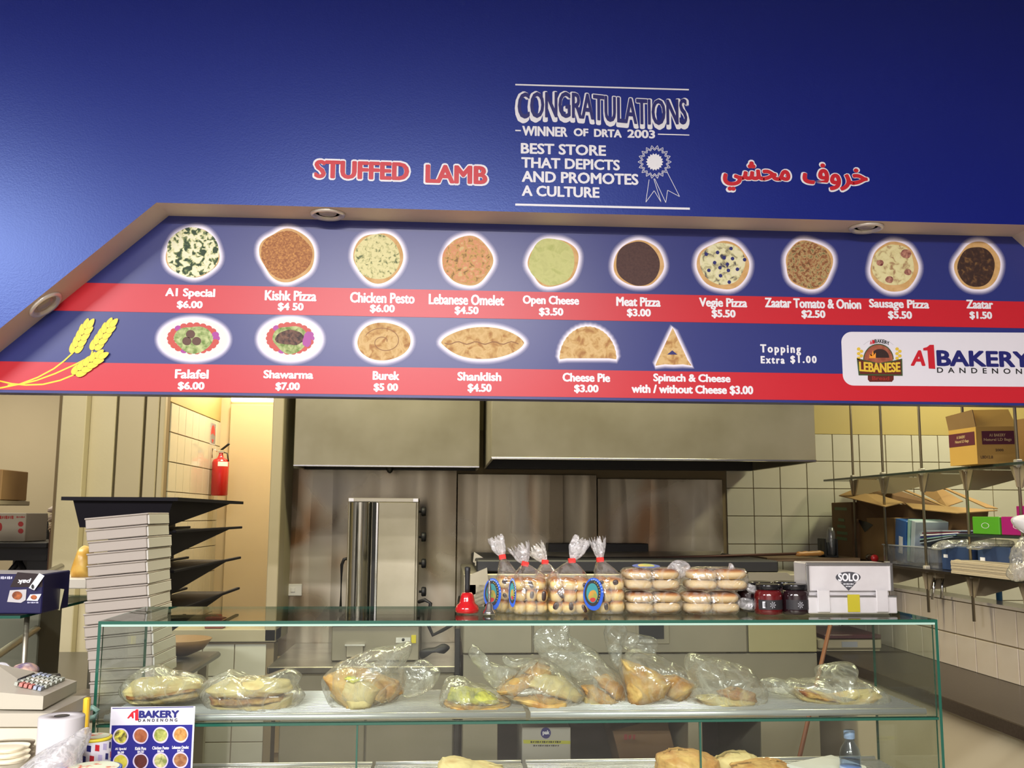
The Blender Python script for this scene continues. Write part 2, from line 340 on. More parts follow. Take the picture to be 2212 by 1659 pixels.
def write(mb, body, u0, v0, u1, v1, Y, m, bold=0.0, shear=0.0, spacing=None, warp=None, lift=0.0, flip=False):
    """lettering laid on the plane y=Y, filling the box (u0..u1, v0..v1 at its middle); bold = stroke growth in metres"""
    um = (u0 + u1) / 2; x0 = W(u0, (v0 + v1) / 2, Y).x; x1 = W(u1, (v0 + v1) / 2, Y).x; z1 = W(um, v0, Y).z; z0 = W(um, v1, Y).z
    write_xz(mb, body, x0, x1, z0, z1, Y, m, bold, shear, spacing, warp, lift)
def write_xz(mb, body, x0, x1, z0, z1, Y, m, bold=0.0, shear=0.0, spacing=None, warp=None, lift=0.0, frame=None):
    g, fs = letter_verts(body, x1 - x0 - 2 * bold, z1 - z0 - 2 * bold, spacing)
    dirs = [(0, 0)] + ([(math.cos(a) * bold, math.sin(a) * bold) for a in [k * math.pi / 5 for k in range(10)]] if bold else [])
    for i, (dx, dz) in enumerate(dirs):
        vs = []
        for x, z in g:
            X = x + bold + dx + x0; Z = z + bold + dz * .7 + z0
            X += shear * (Z - z0)
            if warp: Z += warp((X - x0) / (x1 - x0))
            vs.append(Vector((X, Y - 0.0006 - lift - i * 0.000008, Z)) if frame is None else frame(X, Z, 0.0006 + lift + i * 0.000008))
        mb.add(vs, fs, m)
def marks(mb, u0, v0, u1, v1, Y, m, n=6, lift=.001):
    """a row of small uneven printed strokes: print too fine to read in the photograph"""
    w = (u1 - u0) / n
    for k in range(n):
        a = u0 + k * w + w * .12 * (k % 3); b = u0 + (k + 1) * w - w * .22; t = (v1 - v0) * .12 * ((k * 5) % 3)
        mb.add([W(p, q, Y) - Vector((0, lift, 0)) for p, q in ((a, v1), (b, v1 - t), (b, v0), (a, v0 + t))], [(0, 1, 2, 3)], m)
def strip(mb, a, b, Y, w, m, lift=0.0008):
    """straight printed line between two pixels on plane Y, w metres wide"""
    p, q = W(a[0], a[1], Y), W(b[0], b[1], Y); d = (q - p).normalized(); n = Vector((-d.z, 0, d.x)) * (w / 2)
    vs = [p - n, q - n, q + n, p + n]; mb.add([v - Vector((0, lift, 0)) for v in vs], [(0, 1, 2, 3)], m)
def flat(mb, pts, Y, m, lift=0.0006, world=False):
    vs = [(W(a, b, Y) if not world else Vector((a, Y, b))) - Vector((0, lift, 0)) for a, b in pts]
    return mb.add(vs, [list(range(len(vs)))], m)
def fan(mb, c, o, Y, m, lift=0.001, noise_amp=0):
    vs = [W(c[0], c[1], Y)] + [W(a, b, Y) for a, b in o]; vs = [v - Vector((0, lift, 0)) for v in vs]; n = len(o)
    mb.add(vs, [(0, k + 1, (k + 1) % n + 1) for k in range(n)], m)
# ================================================================== SETTING
CZ = 2.90; FZ = 3.40; BW = 5.40; LW = 5.00
struct('floor', MB().box(-7, 7, -5, 9, -0.1, 0, mat('floor_tile_grey', (0.20, 0.18, 0.15), 0.4, c2=(0.24, 0.21, 0.18), nscale=3)))
struct('ceiling', MB().box(-7, 7, -5, 2.86, FZ, FZ + .1, mat('white_ceiling', (0.55, 0.54, 0.52), 0.8)))
struct('ceiling', MB().box(-7, 7, 3.06, 9, CZ, CZ + .1, mat('kitchen_ceiling', (0.55, 0.52, 0.42), 0.8)))
struct('wall_front', MB().box(-7, 7, -5.1, -5, 0, FZ, mat('shop_wall_grey', (0.30, 0.29, 0.28), 0.8)))
struct('wall_left', MB().box(-7.1, -7, -5, 9, 0, FZ, MATS['shop_wall_grey']))
struct('wall_right', MB().box(7, 7.1, -5, 9, 0, FZ, MATS['shop_wall_grey']))
# back wall: painted above z=2.02, tiles below (pieces proud of the grout)
TZ = 2.015; TP = 0.155
bwall = struct('wall_back', MB().box(-0.86, 7, BW, BW + .12, 0, TZ, GROUT).box(-0.86, 7, BW - .006, BW + .12, TZ, CZ, YELLOWP))
tm = MB().box(-TP / 2 + .0022, TP / 2 - .0022, -0.008, 0, -TP / 2 + .0022, TP / 2 - .0022, TILE, bev=0.0015)
t0 = bpy.data.meshes.new('tile'); _t = tm.build('tile'); tmesh = _t.data; bpy.data.objects.remove(_t)
tm = MB().box(-TP / 2 + .0028, TP / 2 - .0028, -0.007, 0, -.14 / 2 + .0026, .14 / 2 - .0026, TILE_P, bev=0.002)
_t = tm.build('tile'); tmesh_p = _t.data; bpy.data.objects.remove(_t)
def put_tile(parent, loc, me, rz=0.0, sx=1.0):
    o = bpy.data.objects.new('tile', me); COL.objects.link(o); o.parent = parent
    o.location = Vector(loc) - ORG[parent.name]; o.rotation_euler = (0, 0, rz); o.scale = (sx, 1, 1)
# MB.build recentres to bottom centre: local origin is bottom middle of the tile
gx = W(1741, 1000, BW).x
for i in range(-3, 9):
    for j in range(0, 8):
        x = gx + (i + .5) * TP; put_tile(bwall, (x, BW - .003, TZ - (j + 1) * TP + .0015), tmesh)
for j in range(0, 7):
    put_tile(bwall, (-0.765, BW - .003, TZ - (j + 1) * TP + .0015), tmesh)
# window wall (nearer) with the hatch into the passage
WX0, WX1, SZ = -1.447, -0.885, 0.985
wl = struct('wall_back.001', MB().box(-1.96, WX0, LW + .03, LW + .16, 0, CZ, mat('dark_recess', (0.24, 0.18, 0.09), 0.8))
            .box(WX0, -0.84, LW, LW + .12, 0, SZ - .065, GROUT).box(WX1 + .05, -0.84, LW, LW + .4, SZ - .065, CZ, CREAM))
for i in range(-1, 5):
    for j in range(0, 5):
        x = WX0 + .03 + (i) * TP
        if x < -0.92 and x > WX0 - .1: put_tile(wl, (x, LW - .003, SZ - .07 - (j + 1) * TP), tmesh)
fr = MB().box(WX1, WX1 + .055, LW - .02, LW + .14, SZ - .06, CZ, CREAM2, .004)
fr.box(WX0, WX1 + .055, LW - .02, LW + .14, SZ - .062, SZ, CREAM2, .004)
struct('window_1', fr)
pb = thing('panelled_post', 'cream panelled post with brown gaps left of the hatch opening', 'post', (-1.7, LW, 0))
for ua, ub, d in ((127, 186, .06), (186, 241, .0), (247, 301, .0), (307, 334, .0), (335, 349, -.01)):
    xa = W(ua + (8 if ua == 127 else 2), 1060, LW).x; xb = W(ub + (2 if ub < 345 else 0), 1060, LW).x
    MB().box(xa, xb, LW - .02 - d, LW + .03, 0, CZ, CREAM if ua < 200 else CREAM2, .004).build('panel', pb)
# passage beyond the hatch
pw = struct('wall_passage', MB().box(-1.56, -1.452, LW + .16, 6.32, 0, 2.13, GROUT).box(-1.56, -1.446, LW + .16, 6.32, 2.13, CZ, YELLOWP))
for i in range(0, 8):
    for j in range(0, 8):
        put_tile(pw, (-1.448, LW + .18 + (i + .5) * TP * .93, 2.128 - (j + 1) * TP), tmesh, math.pi / 2, .93)
struct('wall_passage_end', MB().box(-1.6, -.5, 6.30, 6.4, 0, CZ, mat('warm_yellow_paint', (0.62, 0.51, 0.31), 0.5, c2=(0.58, 0.47, 0.28), nscale=2)))
dg_ = MB(); xa, za = XZ(500, 874, 6.29); xb, _ = XZ(586, 874, 6.29); dg_.box(xa, xb + .3, 6.27, 6.30, .1, za, MATS['warm_yellow_paint'], .003)
tag(dg_.build('flush_door'), 'flush cream yellow door at the end of the passage', 'door')
tag(MB().box(xa, xb + .3, 6.28, 6.30, za + .02, za + .2, emat('lit_transom_glass', (1.0, 0.93, 0.8), 3.0)).build('transom_window'), 'bright narrow transom pane above the passage door', 'window')
# left back room
struct('wall_back_room', MB().box(-6.9, -1.6, 7.5, 7.6, 0, CZ, mat('back_room_paint', (0.42, 0.36, 0.24), 0.7, c2=(0.46, 0.39, 0.27), nscale=1)))
struct('wall_side_passage', MB().box(-.55, -.45, LW + .4, 6.4, 0, CZ, CREAM))
# half wall with tiles
HW = 2.19
hw = struct('wall_half', MB().box(HW + .006, HW + .11, 2.6, BW, 0, 1.195, GROUT).box(HW - .004, HW + .115, 2.6, BW, 1.195, 1.207, TILE_P))
for i in range(0, 18):
    for j in range(0, 2):
        y = 2.62 + (i + .5) * TP * .98
        put_tile(hw, (HW + .003, y, 1.195 - (j + 1) * .14), tmesh_p, -math.pi / 2, .98)
# stainless wall lining
sp = thing('stainless_wall_lining', 'stained stainless steel sheets, reflection streaks painted in, lining the wall behind the cooking line', 'panel', (0.4, BW, 0.9))
uu = (604, 987, 1290, 1562)
for k in range(3):
    xa, xb = W(uu[k], 1100, BW - .02).x, W(uu[k + 1], 1100, BW - .02).x
    zt = W(uu[k] + 50, (1012, 1024, 1034)[k], BW - .02).z
    MB().box(xa + .002, xb - .002, BW - .022 - .001 * k, BW - .007, .8, zt, STEEL_V, .002).build('panel', sp)
so = thing('power_outlet', 'white double power outlet on the stainless lining', 'outlet', tuple(W(633, 1274, BW - .02)))
xa, zb = XZ(614, 1287, BW - .024); xb, zt = XZ(653, 1261, BW - .024)
MB().box(xa, xb, BW - .036, BW - .023, zb, zt, mat('white_plastic', (0.7, 0.68, 0.6), 0.4), .003).build('face_plate', so)
MB().box(xa + .035, xb - .035, BW - .041, BW - .035, zb + .02, zt - .02, MATS['white_plastic'], .002).build('switch', so)
# ================================================================== FASCIA AND MENU
FY = 2.87; MY = 3.00
c1x, cz = XZ(338, 436, FY); lx, lz = XZ(0, 708, FY)
crx = W(2185, 497, MY).x; sl = (lz - cz) / (lx - c1x)
zb = W(1106, 862, MY).z                                        # bottom of the menu
cz = 0.5 * (cz + W(1500, 469, FY).z)
lbx = c1x + (zb - cz) / sl; rbx = crx - (zb - cz) / sl
fm = MB()
XL, XR, ZT = -4.5, 5.2, FZ
def cap(poly): fm.prism(poly, FY, MY + .02, FBLUE, SOFF)
cap([(XL, cz), (c1x, cz), (crx, cz), (XR, cz), (XR, ZT), (XL, ZT)])
cap([(XL, zb), (lbx, zb), (c1x, cz), (XL, cz)])
cap([(crx, cz), (rbx, zb), (XR, zb), (XR, cz)])
fascia = fm.build('sign_fascia'); tag(fascia, 'tall blue fascia above the counter with slanted opening and red and white lettering', 'fascia')
# lettering on the fascia, one part per phrase
def fpart(name, fn):
    mb = MB(); fn(mb); return mb.build(name, fascia)
fpart('ruled_line', lambda m: strip(m, (1113, 183), (1488, 194), FY, .0048, WHITE))
fpart('ruled_line', lambda m: strip(m, (1113, 442), (1490, 451), FY, .0066, WHITE))
fpart('ruled_line', lambda m: strip(m, (1113, 282), (1125, 282.3), FY, .0040, WHITE))
fpart('ruled_line', lambda m: strip(m, (1421, 290), (1489, 292), FY, .0034, WHITE))
wv = lambda t: 0.0075 * math.sin(2 * math.pi * (t - 0.02)) * (1 if t < .55 else .9)
def congr(m):
    write(m, 'CONGRATULATIONS', 1112, 203, 1489, 274, FY, WHITE, bold=.0052, warp=wv)
    write(m, 'CONGRATULATIONS', 1118, 206, 1484, 263, FY, NAVY, bold=.0020, warp=wv, lift=.0008)
fpart('lettering', congr)
for t, a in (('WINNER', (1128, 273, 1226, 295)), ('OF', (1239, 277, 1271, 295)), ('DRTA', (1283, 279, 1343, 297)), ('2003', (1355, 280, 1415, 299)),
             ('BEST STORE', (1125, 311, 1309, 335)), ('THAT DEPICTS', (1126, 342, 1339, 366)), ('AND PROMOTES', (1127, 372, 1379, 397)), ('A CULTURE', (1127, 402, 1295, 426))):
    fpart('lettering', lambda m, t=t, a=a: write(m, t, *a, FY, WHITE, bold=.0017))
def outlined(m, t, a):
    write(m, t, *a, FY, WHITE, bold=.0068)
    write(m, t, a[0] + 4, a[1] + 4.5, a[2] - 4, a[3] - 4.5, FY, RED, bold=.0036, lift=.0010)
lab(fpart('lettering', lambda m: outlined(m, 'STUFFED', (675, 343, 888, 393))), 'red white-outlined lettering')
lab(fpart('lettering', lambda m: outlined(m, 'LAMB', (915, 352, 1057, 402))), 'red white-outlined lettering')
lab(fpart('lettering', lambda m: outlined(m, '\uFEF2\uFEB8\uFEA4\uFEE3', (1557, 344, 1711, 419))), 'red white-outlined Arabic lettering')
lab(fpart('lettering', lambda m: outlined(m, '\uFED1\uFEED\uFEAE\uFEA7', (1729, 349, 1878, 417))), 'red white-outlined Arabic lettering')
def rosette(m):
    def star(r1, r2, n=18, cx=1414, cy=350, ph=0): return [(cx + (r1 if k % 2 == 0 else r2) * math.cos(math.pi * k / n + ph), cy + (r1 if k % 2 == 0 else r2) * math.sin(math.pi * k / n + ph)) for k in range(2 * n)]
    for r1, r2 in ((36, 28), (31, 25)):
        p = star(r1, r2)
        for k in range(len(p)): strip(m, p[k], p[(k + 1) % len(p)], FY, .0016, WHITE)
    fan(m, (1414, 350), star(19, 15.5), FY, WHITE)
    for pl in ([(1402, 388), (1395, 437), (1413, 412), (1428, 437), (1412, 386)], [(1414, 386), (1438, 438), (1442, 411), (1468, 425), (1440, 370)]):
        for k in range(4): strip(m, pl[k], pl[k + 1], FY, .0016, WHITE)
fpart('rosette_emblem', rosette)
# downlights in the soffit
def downlight(c, nrm, label, light=0.0):
    rot = Vector((0, 0, 1)).rotation_difference(nrm).to_matrix()
    t = thing('downlight', label, 'downlight', tuple(c), 'recessed downlights in the fascia opening')
    m = MB(); m.lathe(c, [(.054, 0), (.054, .004), (.048, .010), (.040, .006), (.036, -.002), (.030, -.004)], mat('brass_nickel_rim', (0.74, 0.69, 0.60), 0.25, 0.35), 32, rot); m.build('rim', t)
    m = MB(); m.lathe(c, [(.030, -.003), (.026, .002), (.012, .0045), (.001, .005)], mat('frosted_lens', (0.42, 0.38, 0.30), 0.2), 24, rot); m.build('lens', t)
MX = MY - .065
downlight(Vector((W(708, 462, MX).x, MX, cz)), Vector((0, 0, -1)), 'round metal downlight in the soffit above the leftmost round pizza pictures')
downlight(Vector((W(1871, 487, MX).x, MX, cz)), Vector((0, 0, -1)), 'round metal downlight in the soffit above the sausage pizza picture')
p = W(98, 652, MX); pz = cz + (p.x - c1x) * sl
nv = Vector((sl, 0, -1)).normalized() if True else None
dl = Vector((p.x, MX, pz)); downlight(dl, Vector((sl, 0, -1)).normalized(), 'large round metal downlight in the slanted left edge of the opening')
# menu board
menu = thing('menu_board', 'long blue and red illustrated price menu board hung under the fascia', 'menu board', (0.4, MY, zb))
MXL, MXR = -2.55, 3.6
MB().box(MXL, MXR, MY + .021, MY + .06, zb, cz + .12, MBLUE).box(MXL, MXR, MY, MY + .0215, zb, cz, MBLUE).build('board', menu)
for va, vb in ((629.5, 689), (797, 856.3)):
    MB().box(MXL, MXR, MY - .0012, MY, W(1106, vb, MY).z, W(1106, va, MY).z, RED).build('red_band', menu)
rows = [('A1 Special', 357, 465, 622, 646, '$6.00', 382, 438, 649, 668), ('Kishk Pizza', 572, 684, 627, 650, '$4 50', 600, 656, 653, 673),
 ('Chicken Pesto', 756, 896, 631, 655, '$6.00', 799, 853, 657, 677), ('Lebanese Omelet', 926, 1089, 635, 659, '$4.50', 982, 1034, 661, 681),
 ('Open Cheese', 1129, 1251, 638, 663, '$3.50', 1164, 1217, 664, 684), ('Meat Pizza', 1331, 1427, 641, 662, '$3.00', 1354, 1406, 666, 686),
 ('Vegie Pizza', 1510, 1614, 643, 669, '$5.50', 1537, 1589, 668, 688), ('Zaatar Tomato & Onion', 1652, 1860, 644, 666, '$2.50', 1731, 1783, 669, 689),
 ('Sausage Pizza', 1877, 2007, 646, 671, '$5.50', 1918, 1970, 671, 691), ('Zaatar', 2087, 2145, 647, 667, '$1.50', 2094, 2143, 672, 691),
 ('Falafel', 378, 451, 798, 819, '$6.00', 384, 442, 825, 845), ('Shawarma', 569, 677, 800, 819, '$7.00', 595, 648, 826, 846),
 ('Burek', 805, 863, 802, 822, '$5 00', 807, 860, 828, 848), ('Shanklish', 988, 1083, 804, 824, '$4.50', 1010, 1062, 829, 850),
 ('Cheese Pie', 1215, 1318, 806, 826, '$3.00', 1240, 1293, 831, 851), ('Spinach & Cheese', 1411, 1578, 808, 831, 'with / without Cheese $3.00', 1364, 1627, 832, 854)]
def mpart(name, fn, lift_parent=menu):
    mb = MB(); fn(mb); return mb.build(name, lift_parent)
LY = MY - .0012
for n_, a, b, c, d, p_, e, f_, g, h in rows:
    dv = 2.5 if c < 700 else 1.5
    mpart('lettering', lambda m: (write(m, n_, a, c + dv - 2, b, d + dv - 2, LY, WHITE, bold=.0017), write(m, p_, e, g + dv - 2, f_, h + dv - 2, LY, WHITE, bold=.0018)))
mpart('lettering', lambda m: (write(m, 'Topping', 1642, 744, 1730, 768, MY, WHITE, bold=.0016, spacing=1.35), write(m, 'Extra', 1643, 769, 1695, 786, MY, WHITE, bold=.0016, spacing=1.35), write(m, '$1.00', 1707, 768, 1764, 787, MY, WHITE, bold=.0016, spacing=1.35)))
# printed food pictures
HALO = bpy.data.materials.new('printed_halo'); HALO.use_nodes = True; nt = HALO.node_tree; b_ = nt.nodes['Principled BSDF']; b_.inputs['Roughness'].default_value = .32
at_ = nt.nodes.new('ShaderNodeAttribute'); at_.attribute_name = 'halo'; mx_ = nt.nodes.new('ShaderNodeMix'); mx_.data_type = 'RGBA'
mx_.inputs['A'].default_value = (0.026, 0.036, 0.20, 1); mx_.inputs['B'].default_value = (0.92, 0.87, 1.0, 1)
nt.links.new(at_.outputs['Fac'], mx_.inputs['Factor']); nt.links.new(mx_.outputs['Result'], b_.inputs['Base Color'])
def blob(cx, cy, rx, ry, n=48, amp=.03, seed=0, shape=None):
    out = []
    for k in range(n):
        a = 2 * math.pi * k / n; q = 1 + amp * 2 * noise.noise(Vector((math.cos(a) * 1.2, math.sin(a) * 1.2, seed * 3.7)))
        x, y = (math.cos(a), math.sin(a)) if shape is None else shape(a)
        out.append((cx + rx * x * q, cy + ry * y * q))
    return out
def halo(out, w=13.0):
    n = len(out); cx = sum(p[0] for p in out) / n; cy = sum(p[1] for p in out) / n; rings = []
    for t, val in ((-.15, 1.0), (.18, 1.0), (.45, .55), (.72, .18), (1.0, 0.0)):
        ring = []
        for k in range(n):
            a, b = Vector(out[k - 1]), Vector(out[(k + 1) % n]); d = (b - a).normalized(); nn = Vector((d.y, -d.x))
            p = Vector(out[k]);
            if nn.dot(p - Vector((cx, cy))) < 0: nn = -nn
            ring.append(p + nn * w * t)
        rings.append((ring, val))
    vs = []; vals = []
    for i, (ring, val) in enumerate(rings):
        for p in ring: vs.append(W(p.x, p.y, MY) - Vector((0, .0004, 0))); vals.append(val)
    fs = [(i * n + k, i * n + (k + 1) % n, (i + 1) * n + (k + 1) % n, (i + 1) * n + k) for i in range(4) for k in range(n)]
    m = MB().add(vs, fs, HALO); o = m.build('halo', menu); at = o.data.attributes.new('halo', 'FLOAT', 'POINT'); at.data.foreach_set('value', vals)
    return o
DOUGH = food_mat('printed_dough', [(0.62, 0.36, 0.12), (0.72, 0.46, 0.20)], 30)
PZ = [(416, 548, 57, 54, [(0.02, 0.05, 0.02), (0.10, 0.16, 0.05), (0.75, 0.75, 0.40), (0.85, 0.85, 0.60)], 34, 1.0, (.40, .56)),
 (621, 552, 58, 55, [(0.30, 0.10, 0.03), (0.42, 0.17, 0.05), (0.62, 0.30, 0.08)], 90, .94, (.36, .66)),
 (817, 556, 54, 53, [(0.10, 0.14, 0.06), (0.60, 0.58, 0.26), (0.78, 0.74, 0.38)], 50, .9, (.34, .52)),
 (1009, 563, 55, 52, [(0.26, 0.13, 0.05), (0.62, 0.38, 0.12), (0.72, 0.30, 0.16), (0.70, 0.52, 0.22)], 38, .95, (.34, .66)),
 (1195, 567, 53, 52, [(0.46, 0.50, 0.16), (0.60, 0.62, 0.24), (0.52, 0.54, 0.20)], 20, .95, (.3, .7)),
 (1380, 570, 53, 52, [(0.055, 0.02, 0.018), (0.09, 0.04, 0.03)], 90, .90, (.3, .7)),
 (1563, 571, 56, 52, [(0.05, 0.05, 0.08), (0.50, 0.46, 0.24), (0.76, 0.74, 0.42), (0.80, 0.76, 0.50)], 30, .88, (.33, .60)),
 (1748, 573, 50, 53, [(0.14, 0.07, 0.02), (0.34, 0.13, 0.05), (0.50, 0.36, 0.15), (0.16, 0.14, 0.05)], 55, .95, (.34, .66)),
 (1931, 574, 52, 52, [(0.40, 0.24, 0.12), (0.70, 0.62, 0.30), (0.78, 0.72, 0.38)], 28, .88, (.34, .55)),
 (2111, 577, 49, 52, [(0.035, 0.014, 0.010), (0.07, 0.03, 0.015), (0.25, 0.13, 0.04)], 40, .82, (.42, .72))]
for i, (cx, cy, rx, ry, cols, sc, k, rg) in enumerate(PZ):
    o = blob(cx, cy, rx, ry, 56, .07, i + 3); halo(o)
    def f(m):
        fan(m, (cx, cy), o, MY, DOUGH, .0008)
        fan(m, (cx, cy), blob(cx - (2 if k < 1 else 0), cy - 1, rx * k, ry * k, 56, .05, i + 3.2), MY, food_mat('printed_topping_%s' % 'abcdefghij'[i], cols, sc * 1.7, rng=rg), .0011)
        if i == 6:
            for q in range(14):
                a = q * 2.4; r = 8 + 3.1 * q * .95; fan(m, (cx + r * math.cos(a), cy + r * math.sin(a)), blob(cx + r * math.cos(a), cy + r * math.sin(a), 4, 4, 10), MY, NAVY, .0014)
        if i == 8:
            for q, w in (((26, -26), 12), ((-30, -6), 8), ((30, 14), 8), ((-10, 30), 9)): fan(m, (cx + q[0], cy + q[1]), blob(cx + q[0], cy + q[1], w, w * .8, 16, .1), MY, food_mat('printed_sausage', [(0.16, 0.03, 0.03), (0.6, 0.3, 0.2)], 60), .0014)
    mpart('pizza_picture', f)
RD = mat('tomato_print', (0.55, 0.04, 0.02), .4); LG = food_mat('lettuce_print', [(0.16, 0.26, 0.05), (0.55, 0.62, 0.28)], 60); PUR = mat('purple_print', (0.38, 0.02, 0.30), .4)
PLATE = mat('plate_print', (0.74, 0.75, 0.70), .35); BRN = mat('falafel_print', (0.10, 0.035, 0.015), .5)
def plate(cx, cy, rx, ry, kind):
    o = blob(cx, cy, rx, ry, 56, 0.0); halo(o)
    def f(m):
        fan(m, (cx, cy), o, MY, PLATE, .0008)
        for q in range(22):
            a = 2 * math.pi * q / 22; px, py = cx + rx * .68 * math.cos(a), cy + ry * .66 * math.sin(a) - 2
            fan(m, (px, py), blob(px, py, 8, 6.5, 10), MY, RD if q % 7 else PUR, .001 + q * .00001)
        fan(m, (cx, cy), blob(cx, cy, rx * .58, ry * .66, 30, .10, 5), MY, LG, .0013)
        if kind:
            for px, py in ((-6, -11), (-14, 4), (7, 4)): fan(m, (cx + px, cy + py), blob(cx + px, cy + py, 10, 9, 16), MY, BRN, .0016)
        else:
            fan(m, (cx, cy), blob(cx, cy - 3, rx * .45, ry * .42, 30, .2, 8), MY, food_mat('shawarma_print', [(0.04, 0.02, 0.02), (0.22, 0.11, 0.07)], 90), .0016)
            fan(m, (cx + 36, cy + 2), blob(cx + 36, cy + 2, 9, 18, 14, .2, 3), MY, PUR, .0018)
    mpart('plate_picture', f)
plate(418, 733, 73, 43, 1); plate(627, 733, 66, 44, 0)
PAS = food_mat('printed_pastry', [(0.42, 0.20, 0.06), (0.60, 0.37, 0.13), (0.72, 0.50, 0.22), (.62, .40, .15)], 34)
PAS2 = mat('printed_pastry_shadow', (0.28, 0.12, 0.035), .5)
def burek(m):
    fan(m, (829, 738), ob, MY, PAS, .0008)
    pts = [(829 + (50 - k * .62) * math.cos(k * .145 + 2.4) * .95, 738 + (36 - k * .45) * math.sin(k * .145 + 2.4)) for k in range(72)]
    for k in range(8, 70): strip(m, pts[k], pts[k + 1], MY, .0022, PAS2, .0012)
ob = blob(829, 738, 57, 42, 56, .03, 2); halo(ob); mpart('pastry_picture', burek)
sh = lambda a: (math.copysign(abs(math.cos(a)) ** .9, math.cos(a)), math.copysign(abs(math.sin(a)) ** 1.45, math.sin(a)))
os_ = blob(1043, 741, 89, 34, 56, .02, 4, sh); halo(os_)
mpart('pastry_picture', lambda m: (fan(m, (1043, 741), os_, MY, PAS, .0008), [strip(m, (960 + k * 8, 741 + 3 * math.sin(k * 1.3)), (968 + k * 8, 741 + 3 * math.sin(k * 1.3 + 1.3)), MY, .003, PAS2, .0012) for k in range(20)]))
oc = [(1270 + 61 * math.cos(a) * (1 + .015 * (k % 2)), 776 - 70 * math.sin(a) * (1 + .015 * (k % 2))) for k, a in enumerate([math.pi * q / 40 for q in range(41)])] + [(1209 + q * 15.2, 774) for q in range(1, 8)]
halo(oc, 11); mpart('pastry_picture', lambda m: fan(m, (1270, 755), oc, MY, PAS, .0008))
ot = [(1453, 708)] + [(1453 + 1.9 * k, 708 + 4.1 * k) for k in range(2, 20, 3)] + [(1494, 790), (1475, 787), (1455, 788), (1436, 787), (1416, 790)] + [(1453 - 1.9 * k, 708 + 4.1 * k) for k in range(19, 2, -3)]
halo(ot, 10); mpart('pastry_picture', lambda m: (fan(m, (1454, 765), ot, MY, PAS, .0008), flat(m, [(1441, 766), (1452, 757), (1463, 766)], MY, NAVY, .0014)))
# wheat drawing, coordinates of a 7.54x crop
YEL = mat('wheat_yellow_print', (0.95, 0.72, 0.02), .35); OLV = mat('wheat_outline_print', (0.35, 0.22, 0.01), .4)
def wheat(m):
    def P(a, b): return (a / 7.54, 660 + b / 7.54)
    def ear(bx, by, tx, ty, lift):
        ax = Vector((tx - bx, ty - by)); L = ax.length; d = ax / L; nn = Vector((-d.y, d.x)); q = 0
        for k in range(5):
            for s in (-1, 1):
                t = (k + (.35 if s > 0 else 0)) / 5.3
                st = Vector((bx, by)) + ax * t; ang = math.atan2(d.y, d.x) + s * .42 * (1 if k < 4 else .35)
                dd = Vector((math.cos(ang), math.sin(ang))); pn = Vector((-dd.y, dd.x)); ln = L * .30; wd_ = L * .075
                ctr = st + dd * ln * .5 + nn * s * L * .03
                for sc, mm, lf in ((1.10, OLV, 0), (1.0, YEL, .0002)):
                    pts = []
                    for j in range(14):
                        a = 2 * math.pi * j / 14; x = math.cos(a); y = math.sin(a) * (1 - .35 * x) * (0 if abs(x) > .99 and x > 0 else 1)
                        p = ctr + dd * (x * ln * .5 * (sc if sc == 1 else 1.03)) + pn * (y * wd_ * sc); pts.append(P(p.x, p.y))
                    c = P(ctr.x, ctr.y); fan(m, c, pts, MY, mm, lift + lf + q * .0003)
                q += 1
    def stem(pts, lift):
        s = [(Vector((a, b, 0))) for a, b in pts]
        for i in range(len(s) - 1): strip(m, P(s[i].x, s[i].y), P(s[i + 1].x, s[i + 1].y), MY, .0045, YEL, lift)
    ear(1190, 790, 1470, 260, .0020); ear(1510, 740, 1850, 250, .0020); ear(1200, 1140, 1700, 780, .0052)
    stem([(1190, 770), (1050, 900), (880, 1030), (620, 1170), (330, 1280), (0, 1345)], .0016)
    stem([(1510, 740), (1480, 830), (1220, 965), (900, 1110), (600, 1220), (330, 1285), (130, 1300)], .0018)
    stem([(1200, 1130), (980, 1220), (700, 1285), (420, 1295), (200, 1275), (0, 1230)], .0014)
mpart('wheat_drawing', wheat)
# logo plate
lg = mpart('logo_plate', lambda m: flat(m, [(1817 + 22 - 22 * math.cos(a), 717 + 22 - 22 * math.sin(a)) for a in [k * math.pi / 16 for k in range(9)]] + [(2260, 719), (2260, 836)] + [(1820 + 24 - 24 * math.sin(a), 833 - 24 + 24 * math.cos(a)) for a in [k * math.pi / 16 for k in range(9)]], MY, mat('white_plate', (0.80, 0.78, 0.84), .32), .0016))
def logo_text(m, a1, k=1.0):
    pass
LB = MY - .0018
mpart('lettering', lambda m: (write(m, 'A', 1966, 756, 1998, 791, LB, RED, bold=.0030, shear=.16), flat(m, [(1994, 752), (2002, 750), (2008, 745), (2017, 745), (2020, 797), (2006, 796), (2003, 757), (1994, 757)], LB, RED, .0010), write(m, 'BAKERY', 2023, 757, 2226, 793, LB, NAVY, bold=.0036)), menu)
mpart('lettering', lambda m: write(m, 'DANDENONG', 2024, 795, 2232, 807, LB, BLACK, bold=.0006, spacing=2.0), menu)
